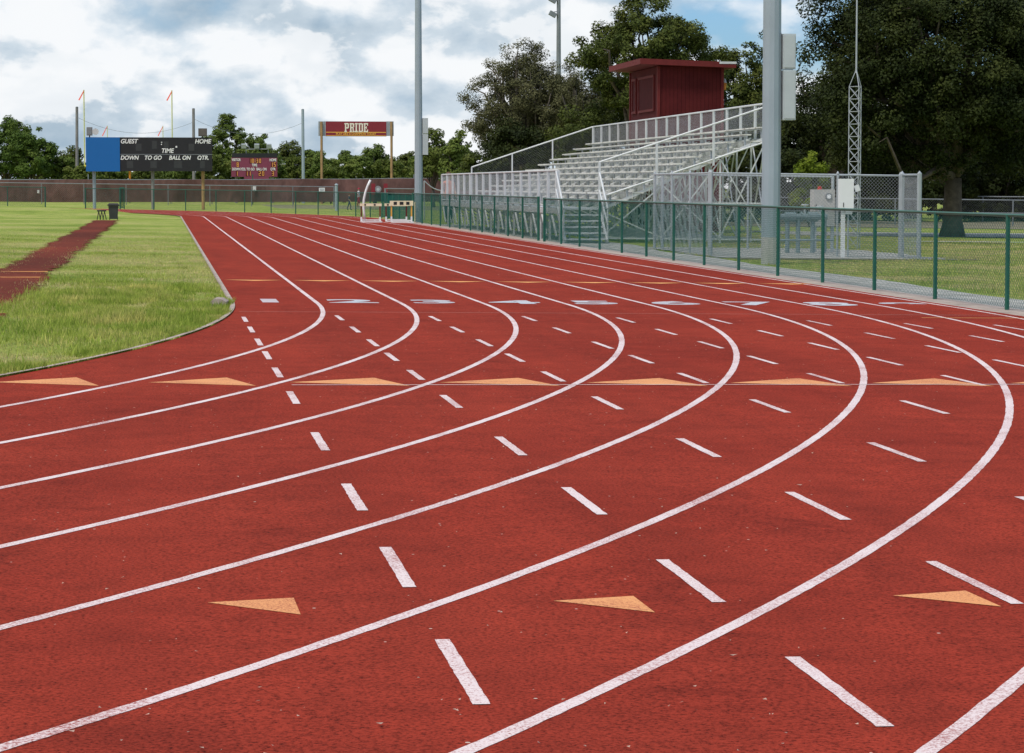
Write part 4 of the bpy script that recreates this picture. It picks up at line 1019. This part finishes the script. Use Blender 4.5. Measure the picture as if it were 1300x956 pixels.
# ------------------------------------------------------------------ people (small, far away)
def person(label, base, H, top_m, leg_m, head_child, pose=0.0, rz=0.0, arm=0.15):
    s = H/1.75
    t = thing('person', label, 'person', base, rz=rz)
    J = [(0, 0, 0.95, .15), (0, 0, 1.15, .135), (0, 0.01, 1.38, .16), (0, 0.01, 1.50, .06), (0, 0, 1.56, .065), (0, -0.01, 1.64, .095), (0, 0, 1.73, .075),
         (-.10, 0, .88, .095), (-.11, -.02-pose, .50, .065), (-.11, .03-pose*1.2, .08, .045), (-.11, -.14-pose*1.2, .03, .04),
         (.10, 0, .88, .095), (.11, -.02+pose, .50, .065), (.11, .04+pose*1.6, .08, .045), (.11, -.12+pose*1.6, .03, .04),
         (-.20, 0.01, 1.42, .055), (-.25, .02, 1.16, .043), (-.25, -arm, .95, .034), (-.25, -arm-.06, .86, .03),
         (.20, 0.01, 1.42, .055), (.25, .02, 1.16, .043), (.25, -arm*.6, .95, .034), (.25, -arm*.6-.05, .86, .03)]
    E = [(0, 1), (1, 2), (2, 3), (3, 4), (4, 5), (5, 6), (0, 7), (7, 8), (8, 9), (9, 10), (0, 11), (11, 12), (12, 13), (13, 14), (2, 15), (15, 16), (16, 17), (17, 18), (2, 19), (19, 20), (20, 21), (21, 22)]
    me = bpy.data.meshes.new('body'); me.from_pydata([(x*s, y*s, z*s) for x, y, z, r in J], E, [])
    o = bpy.data.objects.new('body', me); COL.objects.link(o)
    md = o.modifiers.new('s', 'SKIN'); me.skin_vertices[0].data[0].use_root = True
    for d, j in zip(me.skin_vertices[0].data, J): d.radius = (j[3]*s, j[3]*s*(0.75 if j[2] > .9 and abs(j[0]) < .01 and j[2] < 1.5 else 1))
    o.modifiers.new('d', 'SUBSURF').levels = 1
    dg = bpy.context.evaluated_depsgraph_get(); m2 = bpy.data.meshes.new_from_object(o.evaluated_get(dg))
    bpy.data.objects.remove(o)
    m2.materials.clear()
    for m in (top_m, leg_m, M['skin'], M['dark']): m2.materials.append(m)
    for p in m2.polygons:
        z = p.center.z/s; x = abs(p.center.x)/s
        p.material_index = 2 if z > 1.49 or (x > .2 and z < 1.2 and z > .7) else 0 if z > .93 else 3 if z < .09 else 1
        p.use_smooth = True
    link(bpy.data.objects.new('body', m2), t)
    nm, hm = head_child
    b = MB(); n = 12; rows = [(1.66, .108), (1.72, .104), (1.765, .078), (1.785, .03)]
    vs = [(r*s*math.cos(2*math.pi*k/n), r*s*math.sin(2*math.pi*k/n), z*s) for z, r in rows for k in range(n)]
    b.add(vs, [(i*n+k, i*n+(k+1) % n, (i+1)*n+(k+1) % n, (i+1)*n+k) for i in range(3) for k in range(n)]+[tuple(range(3*n, 4*n))])
    if nm == 'cap': b.box((-.07*s, -.2*s, 1.66*s), (.07*s, -.09*s, 1.675*s))
    b.build(nm, hm, t, smooth=True)
    return t
p = at(455.5, 258, 186); p.z = gz0(p.x)
person('person in crimson cap and white shirt walking past the far fence', p, 1.42, M['cloth_white'], M['cloth_red'], ('cap', M['cloth_red']), 0.10, 1.2)
p = at(443.5, 263.5, 158); p.z = gz0(p.x)
person('person in dark slate clothes walking by the far fence', p, 1.06, M['cloth_navy'], M['cloth_navy'], ('hair', M['hair']), 0.14, 1.4)
p = at(569.5, 240, 104); p.z = gz0(p.x)
person('person in coral shirt behind the far corner of the bleacher walkway', p, at(569.5, 219.5, 104).z-p.z, M['cloth_orange'], M['cloth_navy'], ('hair', M['hair']), 0.0, 0.4)

# ------------------------------------------------------------------ trees
def leaf_quads(C, size, rg, flat=0.5, out=None):
    n = len(C)
    nr = rg.normal(0, 1, (n, 3)); nr[:, 2] = np.abs(nr[:, 2])*(1+flat)
    if out is not None: nr = nr*0.75+out*1.1
    nr /= np.linalg.norm(nr, axis=1)[:, None]
    r = rg.normal(0, 1, (n, 3)); a = np.cross(nr, r); a /= np.linalg.norm(a, axis=1)[:, None]
    b = np.cross(nr, a)
    sa = size*rg.uniform(0.55, 1.25, n)[:, None]; sb = sa*rg.uniform(0.4, 0.75, n)[:, None]
    V = np.stack([C-a*sa, C+b*sb-a*sa*0.1, C+a*sa, C-b*sb+a*sa*0.1], 1).reshape(-1, 3)
    return V
def crown_pts(rg, n, c, rx, ry, rz, nc, cr, bottom=-0.75, lump=0.25, hollow=0.45, skirt=False):
    """leaf positions: clumps spread through an uneven ellipsoid"""
    d = rg.normal(0, 1, (nc*4, 3)); d /= np.linalg.norm(d, axis=1)[:, None]
    d = d[d[:, 2] > bottom][:nc]; nc = len(d)
    if skirt:
        ng = d[:, 2] < 0.1; h_ = np.linalg.norm(d[ng, :2], axis=1)[:, None]
        d[ng, :2] = d[ng, :2]/h_*rg.uniform(0.6, 1.05, (ng.sum(), 1)); d[ng, 2] = rg.uniform(-1.1, 0.1, ng.sum())
    ph = rg.uniform(0, 6.28, 4)
    lum = 1+lump*(np.sin(d[:, 0]*4+ph[0])*np.sin(d[:, 2]*5+ph[1])+0.6*np.sin(d[:, 1]*6+d[:, 2]*4+ph[2]))
    rad = rg.uniform(hollow, 1.0, nc)**0.6*lum
    cc = np.array(c)+d*np.array([rx, ry, rz])*rad[:, None]
    sz = cr*rg.uniform(0.55, 1.25, nc)
    w = sz**2; k = rg.choice(nc, n, p=w/w.sum())
    q = rg.normal(0, 1, (n, 3)); q /= np.linalg.norm(q, axis=1)[:, None]
    rr = rg.uniform(0, 1, n)**0.45
    off = q*(rr*sz[k])[:, None]; off[:, 2] *= 0.75
    o = off+(d[k]*0.4*cr); o /= (np.linalg.norm(o, axis=1)[:, None]+1e-6)
    return cc[k]+off, cc, o
def limbs(b, rg, base, tips, r0, split_z, wig=0.15):
    """tapered limbs from a fork up to clump centres"""
    for tpt in tips:
        p = Vector(base); q = Vector(tpt); pts = [p]; rr = [r0]
        for f in (0.3, 0.6, 0.85, 1.0):
            m = p.lerp(q, f)+Vector(rg.normal(0, wig, 3))*(1 if f < 1 else 0.3)
            m.z += 0.12*(q-p).length*math.sin(f*math.pi)*0.6
            pts.append(m); rr.append(r0*(1-f)**0.7*0.8+0.012)
        b.path(pts, rr, 5)
def tree(name, label, cat, px, v, ytop, ybot, hw, leaf, n, size, seed, nc=60, cr=0.28, trunk=0.14, bark='bark', group=None, dx=0.0, bottom=-0.75, lump=0.25, depth=1.0, nlimb=14, lean=0.0, hollow=0.45, u=None):
    rg = np.random.default_rng(seed)
    uu = uof(px, v) if u is None else u; g = gz0(uu); org = Vector((uu, v, g))
    s = v/FPX; r = hw*s; zt = at(px, ytop, v).z; zb = max(g+0.05, at(px, ybot, v).z)
    c = (uu+dx*s, v, (zt+zb)/2); rz = (zt-zb)/2
    t = thing(name, label, cat, org, group)
    P_, cc, outd = crown_pts(rg, n, c, r*0.86, r*0.86*depth, rz*0.88, nc, cr*(r+rz)/2, -1 if name == 'bush' else bottom, lump, hollow, name == 'bush')
    P_[:, 2] = np.maximum(P_[:, 2], g+0.03)
    V = leaf_quads(P_-np.array(org), size, rg, 0.5, outd)
    np_mesh('crown', V, np.arange(4*len(P_)).reshape(-1, 4), leaf, t)
    b = MB(org); fork = Vector((uu+lean, v, g+max(0.35*(c[2]-g), (zb-g)*0.8+0.2)))
    if name != 'bush':
        b.path([(uu, v, g-0.1), (uu+lean*0.3, v, g+(fork.z-g)*0.25), (uu+lean*0.6, v, g+(fork.z-g)*0.6), fork], [trunk*1.5, trunk*1.05, trunk*0.95, trunk*0.9], 9)
        idx = rg.choice(len(cc), min(nlimb, len(cc)), replace=False)
        limbs(b, rg, fork, cc[idx], trunk*0.55, fork.z, 0.06*r)
        b.build('trunk', M[bark], t, smooth=True)
    else:
        idx = rg.choice(len(cc), min(8, len(cc)), replace=False)
        limbs(b, rg, (uu, v, g), cc[idx], 0.04, g, 0.05*r); b.build('stem', M[bark], t, smooth=True)
    return t, cc, c, r, rz
# --- far left wood, behind the brown wall
FT = 'trees behind the far wall'
tree('pine_tree', 'dense dark pine at left edge, tallest left of the scoreboard', 'tree', 8, 226, 146, 240, 38, L_['pine'], 26000, 0.11, 1, 220, .16, bark='bark', group=FT)
tree('pine_tree', 'rounded pine just right of the tallest left pine', 'tree', 42, 222, 162, 240, 32, L_['pine'], 24000, 0.11, 2, 200, .16, group=FT)
tree('bush', 'low dark bush between the left pines and first timber pole', 'bush', 78, 224, 196, 240, 24, L_['green'], 9000, 0.12, 3, 60, .28, group=FT)
tree('broadleaf_tree', 'farther small tree showing above bush beside the first timber pole', 'tree', 88, 250, 189, 240, 22, L_['oak2'], 7000, 0.13, 4, 60, .28, group=FT)
tree('bush', 'light green bush below the left end of the blue panel', 'bush', 105, 216, 207, 240, 24, L_['light'], 7000, 0.11, 5, 50, .3, group=FT)
tree('bush', 'green bush under the scoreboard by its left post', 'bush', 140, 219, 205, 240, 26, L_['green'], 7000, 0.12, 6, 50, .3, group=FT)
tree('bush', 'green bush under the middle of scoreboard beside goal pad', 'bush', 188, 221, 208, 240, 26, L_['light'], 7000, 0.12, 7, 50, .3, group=FT)
tree('bush', 'dark bush under the scoreboard between middle and right posts', 'bush', 226, 224, 203, 240, 28, L_['green'], 7000, 0.12, 8, 50, .3, group=FT)
tree('bush', 'bushy shrub top peeping over the scoreboard by second timber pole', 'bush', 248, 231, 182, 240, 18, L_['green'], 7000, 0.12, 9, 50, .3, group=FT)
tree('broadleaf_tree', 'tall olive green tree between black and maroon scoreboards', 'tree', 287, 236, 150, 240, 29, L_['green'], 22000, 0.11, 10, 190, .16, group=FT)
tree('broadleaf_tree', 'loose crowned tree behind the small maroon scoreboard', 'tree', 324, 238, 168, 240, 30, L_['green'], 18000, 0.11, 11, 170, .17, group=FT)
tree('broadleaf_tree', 'low round tree just left of the third timber pole', 'tree', 362, 240, 180, 240, 26, L_['oak2'], 10000, 0.12, 12, 70, .26, group=FT)
tree('broadleaf_tree', 'green tree just right of the third timber pole', 'tree', 399, 238, 184, 240, 24, L_['green'], 10000, 0.12, 13, 70, .26, group=FT)
for i, (px, v, yt, lab) in enumerate(((62, 230, 206, 'low scrub bush between the two left pines at wall top'), (122, 228, 212, 'low scrub bush beneath the blue scoreboard panel'), (163, 229, 212, 'low scrub bush directly behind the maroon goal pad'), (208, 229, 211, 'low scrub bush under the scoreboard right of its middle post'))):
    tree('bush', lab, 'bush', px, v, yt, 240, 24, L_['green'], 6000, 0.12, 130+i, 90, .2, group=FT)
HG = [(268, 190, 'dark leafy hedge bush just right of the black scoreboard'), (306, 186, 'hedge bush under the left lamps of the small maroon scoreboard'), (345, 192, 'hedge bush at the right edge of small maroon scoreboard'), (380, 196, 'hedge bush directly behind the third timber pole'),
      (410, 200, 'hedge bush behind the left PRIDE sign post'), (456, 197, 'hedge bush below the middle of the PRIDE sign'), (495, 199, 'hedge bush behind the right PRIDE sign post'), (530, 198, 'hedge bush behind the far light pole')]
for i, (px, yt, lab) in enumerate(HG):
    tree('bush', lab, 'bush', px, 226+3*(i % 2), yt, 240, 27, L_['green' if i % 3 else 'light'], 8000, 0.12, 100+i, 110, .2, group=FT)
tree('bush', 'pale green bush at foot of the left PRIDE sign post', 'bush', 420, 216, 207, 240, 22, L_['light'], 7000, 0.11, 14, 50, .3, group=FT)
tree('broadleaf_tree', 'small ragged tree under the PRIDE lettering', 'tree', 437, 238, 187, 240, 17, L_['green'], 8000, 0.12, 15, 60, .28, group=FT)
tree('broadleaf_tree', 'tree with one high spray left of right PRIDE sign post', 'tree', 476, 232, 184, 240, 27, L_['green'], 11000, 0.12, 16, 80, .25, group=FT)
tree('broadleaf_tree', 'darker tree between right PRIDE post and far light pole', 'tree', 512, 236, 193, 240, 24, L_['oak2'], 9000, 0.12, 17, 70, .27, group=FT)
tree('broadleaf_tree', 'light feathery tree just right of the far light pole', 'tree', 550, 190, 158, 245, 22, L_['light'], 10000, 0.11, 18, 70, .24, group=FT)
tree('broadleaf_tree', 'small light tree between feathery tree and grey twiggy tree', 'tree', 580, 185, 166, 245, 22, L_['green'], 10000, 0.11, 19, 70, .25, group=FT)
tree('bush', 'dark low thicket behind the far end of the bleachers', 'bush', 560, 205, 199, 245, 34, L_['oak2'], 8000, 0.12, 20, 60, .3, group=FT)
tree('bush', 'dark low thicket at left foot of the grey twiggy tree', 'bush', 607, 160, 185, 245, 26, L_['oak2'], 8000, 0.1, 21, 60, .3, group=FT)
# --- behind the bleachers
BT = 'trees behind the bleachers'
tree('twiggy_tree', 'broad grey brown twiggy tree behind the far half of bleachers', 'tree', 672, 128, 50, 238, 92, L_['grey'], 85000, 0.055, 30, 420, .12, 0.3, 'bark_grey', BT, lump=0.16, nlimb=110, hollow=0.2)
tree('twiggy_tree', 'smaller grey twiggy tree with bare leader beside the press box', 'tree', 745, 124, 60, 236, 66, L_['grey'], 45000, 0.055, 31, 240, .14, 0.25, 'bark_grey', BT, lump=0.2, nlimb=70, hollow=0.2)
tree('oak_tree', 'high oak whose green crown towers directly above the press box', 'tree', 822, 116, -10, 185, 98, L_['oak2'], 70000, 0.075, 32, 330, .13, 0.35, 'bark', BT, lump=0.22, nlimb=30)
tree('oak_tree', 'dark oak standing between press box and thick foreground pole', 'tree', 935, 120, 42, 235, 58, L_['oak2'], 40000, 0.075, 33, 200, .15, 0.3, 'bark', BT)
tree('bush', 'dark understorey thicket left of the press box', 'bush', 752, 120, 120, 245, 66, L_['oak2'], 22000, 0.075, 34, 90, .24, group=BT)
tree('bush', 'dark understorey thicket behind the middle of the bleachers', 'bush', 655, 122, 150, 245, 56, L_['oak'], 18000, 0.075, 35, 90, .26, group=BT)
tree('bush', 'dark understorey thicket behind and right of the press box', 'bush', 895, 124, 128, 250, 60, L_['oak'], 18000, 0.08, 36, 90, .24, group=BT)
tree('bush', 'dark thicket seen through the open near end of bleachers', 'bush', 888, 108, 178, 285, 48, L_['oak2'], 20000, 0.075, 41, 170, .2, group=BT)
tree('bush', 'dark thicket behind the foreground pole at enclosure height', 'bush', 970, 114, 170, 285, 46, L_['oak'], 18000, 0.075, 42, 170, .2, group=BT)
tree('bush', 'bright lime green bush right of the foreground pole', 'bush', 1028, 104, 188, 262, 28, L_['lime'], 9000, 0.06, 37, 70, .25, group=BT)
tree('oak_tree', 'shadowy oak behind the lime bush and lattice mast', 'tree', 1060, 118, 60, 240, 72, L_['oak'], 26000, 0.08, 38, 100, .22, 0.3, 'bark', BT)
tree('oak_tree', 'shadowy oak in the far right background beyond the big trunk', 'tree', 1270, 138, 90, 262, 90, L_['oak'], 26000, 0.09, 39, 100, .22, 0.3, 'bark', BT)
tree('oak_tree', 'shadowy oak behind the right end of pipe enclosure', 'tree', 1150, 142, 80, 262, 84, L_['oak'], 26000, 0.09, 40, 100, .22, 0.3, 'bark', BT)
for i, (px, v, yt, hw, lab) in enumerate(((1010, 128, 130, 66, 'dark thicket far behind the foreground pole and lime bush'), (1100, 130, 120, 70, 'dark thicket far behind the lattice mast'), (1190, 127, 130, 66, 'dark thicket far behind the oak trunk, left side'),
        (1270, 130, 120, 66, 'dark thicket far behind the oak trunk, right side'), (1335, 128, 130, 60, 'dark thicket at the far right edge'))):
    tree('bush', lab, 'bush', px, v, yt, 290, hw, L_['oak'], 34000, 0.10, 60+i, 260, .16, group=BT)
for i, (px, lab) in enumerate(((1045, 'low dark shrub behind the meter cabinet'), (1130, 'low dark shrub behind the right end of enclosure'), (1235, 'low dark shrub just right of the oak trunk'), (1300, 'low dark shrub at right edge behind low grey fences'))):
    tree('bush', lab, 'bush', px, 134, 215, 300, 52, L_['oak'], 16000, 0.10, 70+i, 160, .2, group=BT)
# --- the big live oak on the right
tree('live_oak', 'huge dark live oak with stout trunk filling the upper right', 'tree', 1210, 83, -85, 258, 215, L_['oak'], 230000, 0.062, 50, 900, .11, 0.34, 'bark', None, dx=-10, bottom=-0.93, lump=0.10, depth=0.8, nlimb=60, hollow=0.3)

# ------------------------------------------------------------------ sky, sun, camera
w = bpy.data.worlds.new('World'); sc.world = w; w.use_nodes = True
nt = w.node_tree
for n in list(nt.nodes): nt.nodes.remove(n)
SUN_EL, SUN_AZ = R_(60), R_(-135)      # azimuth measured from +Y towards +X
sky = nt.nodes.new('ShaderNodeTexSky'); sky.sky_type = 'NISHITA'; sky.sun_disc = False; sky.sun_elevation = SUN_EL; sky.sun_rotation = SUN_AZ
bgs = nt.nodes.new('ShaderNodeBackground'); bgs.inputs[1].default_value = 0.11; 
tint = nt.nodes.new('ShaderNodeMix'); tint.data_type = 'RGBA'; tint.blend_type = 'MULTIPLY'; tint.inputs[0].default_value = 1.0; tint.inputs[7].default_value = (0.60, 0.88, 1.25, 1)
nt.links.new(sky.outputs[0], tint.inputs[6]); nt.links.new(tint.outputs[2], bgs.inputs[0])
tc = nt.nodes.new('ShaderNodeTexCoord')
mp = nt.nodes.new('ShaderNodeMapping'); mp.inputs['Scale'].default_value = (1, 1, 1.7); mp.inputs['Location'].default_value = (0.31, 0.2, 0.02); nt.links.new(tc.outputs['Generated'], mp.inputs['Vector'])
mp2 = nt.nodes.new('ShaderNodeMapping'); mp2.inputs['Scale'].default_value = (1, 1, 1.7); mp2.inputs['Location'].default_value = (0.31, 0.2, 0.042); nt.links.new(tc.outputs['Generated'], mp2.inputs['Vector'])
def wn(scale, detail, rough, m):
    n = nt.nodes.new('ShaderNodeTexNoise'); n.inputs['Scale'].default_value = scale; n.inputs['Detail'].default_value = detail; n.inputs['Roughness'].default_value = rough
    n.inputs['Distortion'].default_value = 0.1
    nt.links.new(m.outputs[0], n.inputs['Vector']); return n.outputs[0]
dens = wn(16, 8, 0.52, mp); dens2 = wn(16, 3, 0.5, mp2)
df = nt.nodes.new('ShaderNodeMath'); df.operation = 'SUBTRACT'; nt.links.new(dens, df.inputs[0]); nt.links.new(dens2, df.inputs[1])
sh = nt.nodes.new('ShaderNodeMath'); sh.operation = 'MULTIPLY_ADD'; nt.links.new(df.outputs[0], sh.inputs[0]); sh.inputs[1].default_value = 2.0; sh.inputs[2].default_value = 0.5
low = wn(6, 4, 0.5, mp)
ad = nt.nodes.new('ShaderNodeMath'); ad.operation = 'MULTIPLY_ADD'; nt.links.new(low, ad.inputs[0]); ad.inputs[1].default_value = 0.7; nt.links.new(sh.outputs[0], ad.inputs[2])
sep = nt.nodes.new('ShaderNodeSeparateXYZ'); nt.links.new(tc.outputs['Generated'], sep.inputs[0])
hz = nt.nodes.new('ShaderNodeMapRange'); hz.inputs[1].default_value = 0.0; hz.inputs[2].default_value = 0.085; hz.inputs[3].default_value = 0.15; hz.inputs[4].default_value = -0.10
nt.links.new(sep.outputs[2], hz.inputs[0])
ad2 = nt.nodes.new('ShaderNodeMath'); ad2.operation = 'ADD'; nt.links.new(ad.outputs[0], ad2.inputs[0]); nt.links.new(hz.outputs[0], ad2.inputs[1])
cc = nt.nodes.new('ShaderNodeValToRGB'); e = cc.color_ramp.elements
e[0].position = 0.50; e[0].color = (0.42, 0.53, 0.63, 1); e[1].position = 1.05; e[1].color = (0.93, 0.955, 0.98, 1)
m_ = e.new(0.84); m_.color = (0.64, 0.73, 0.81, 1)
nt.links.new(ad2.outputs[0], cc.inputs[0])
pf = wn(34, 9, 0.56, mp)
pa = nt.nodes.new('ShaderNodeMath'); pa.operation = 'MULTIPLY_ADD'; nt.links.new(dens, pa.inputs[0]); pa.inputs[1].default_value = 0.8; nt.links.new(pf, pa.inputs[2])
pr = nt.nodes.new('ShaderNodeValToRGB'); e = pr.color_ramp.elements
e[0].position = 0.92; e[0].color = (0, 0, 0, 1); e[1].position = 1.01; e[1].color = (0.75, 0.75, 0.75, 1); nt.links.new(pa.outputs[0], pr.inputs[0])
pd = nt.nodes.new('ShaderNodeValToRGB'); e = pd.color_ramp.elements
e[0].position = 0.74; e[0].color = (0.80, 0.86, 0.91, 1); e[1].position = 0.88; e[1].color = (1, 1, 1, 1); nt.links.new(pa.outputs[0], pd.inputs[0])
cmul = nt.nodes.new('ShaderNodeMix'); cmul.data_type = 'RGBA'; cmul.blend_type = 'MULTIPLY'; cmul.inputs[0].default_value = 1.0
nt.links.new(cc.outputs[0], cmul.inputs[6]); nt.links.new(pd.outputs[0], cmul.inputs[7])
cpf = nt.nodes.new('ShaderNodeMix'); cpf.data_type = 'RGBA'; nt.links.new(pr.outputs[0], cpf.inputs[0]); nt.links.new(cmul.outputs[2], cpf.inputs[6]); cpf.inputs[7].default_value = (0.94, 0.96, 0.98, 1)
bgc = nt.nodes.new('ShaderNodeBackground'); bgc.inputs[1].default_value = 1.0; nt.links.new(cpf.outputs[2], bgc.inputs[0])
az = nt.nodes.new('ShaderNodeMapRange'); az.interpolation_type = 'SMOOTHSTEP'; az.inputs[1].default_value = 0.10; az.inputs[2].default_value = 0.24; az.inputs[3].default_value = 0.12; az.inputs[4].default_value = -0.10
nt.links.new(sep.outputs[0], az.inputs[0])
lowz = nt.nodes.new('ShaderNodeMapRange'); lowz.inputs[1].default_value = 0.02; lowz.inputs[2].default_value = 0.06; lowz.inputs[3].default_value = 0.16; lowz.inputs[4].default_value = 0.0
nt.links.new(sep.outputs[2], lowz.inputs[0])
cv1 = nt.nodes.new('ShaderNodeMath'); cv1.operation = 'ADD'; nt.links.new(dens, cv1.inputs[0]); nt.links.new(az.outputs[0], cv1.inputs[1])
cv2 = nt.nodes.new('ShaderNodeMath'); cv2.operation = 'ADD'; nt.links.new(cv1.outputs[0], cv2.inputs[0]); nt.links.new(lowz.outputs[0], cv2.inputs[1])
cov = nt.nodes.new('ShaderNodeValToRGB'); e = cov.color_ramp.elements
e[0].position = 0.36; e[0].color = (0, 0, 0, 1); e[1].position = 0.54; e[1].color = (1, 1, 1, 1); nt.links.new(cv2.outputs[0], cov.inputs[0])
mx = nt.nodes.new('ShaderNodeMixShader'); nt.links.new(cov.outputs[0], mx.inputs[0]); nt.links.new(bgs.outputs[0], mx.inputs[1]); nt.links.new(bgc.outputs[0], mx.inputs[2])
out = nt.nodes.new('ShaderNodeOutputWorld'); nt.links.new(mx.outputs[0], out.inputs[0])

sd = bpy.data.lights.new('sun', 'SUN'); sd.energy = 2.7; sd.angle = R_(10); sd.color = (1.0, 0.94, 0.85)
so = bpy.data.objects.new('sun', sd); link(so)
d = Vector((math.sin(SUN_AZ)*math.cos(SUN_EL), math.cos(SUN_AZ)*math.cos(SUN_EL), math.sin(SUN_EL)))
so.rotation_euler = d.to_track_quat('Z', 'Y').to_euler(); so.location = (0, 0, 60)

cam = bpy.data.cameras.new('camera'); co = bpy.data.objects.new('camera', cam); link(co)
co.location = (0, 0, CAMH); co.rotation_euler = (math.pi/2-PITCH, 0, -YAW)
cam.sensor_fit = 'HORIZONTAL'; cam.sensor_width = 36; cam.lens = FPX/1300*36; cam.shift_y = -45/1300
cam.clip_start = 0.1; cam.clip_end = 5000
sc.camera = co
sc.view_settings.view_transform = 'Standard'; sc.view_settings.look = 'None'; sc.view_settings.gamma = 1
sc.view_settings.exposure = 0.0; sc.view_settings.use_curve_mapping = False
sc.render.engine = 'CYCLES'
sc.cycles.max_bounces = 6; sc.cycles.transparent_max_bounces = 8
sc.cycles.use_denoising = True
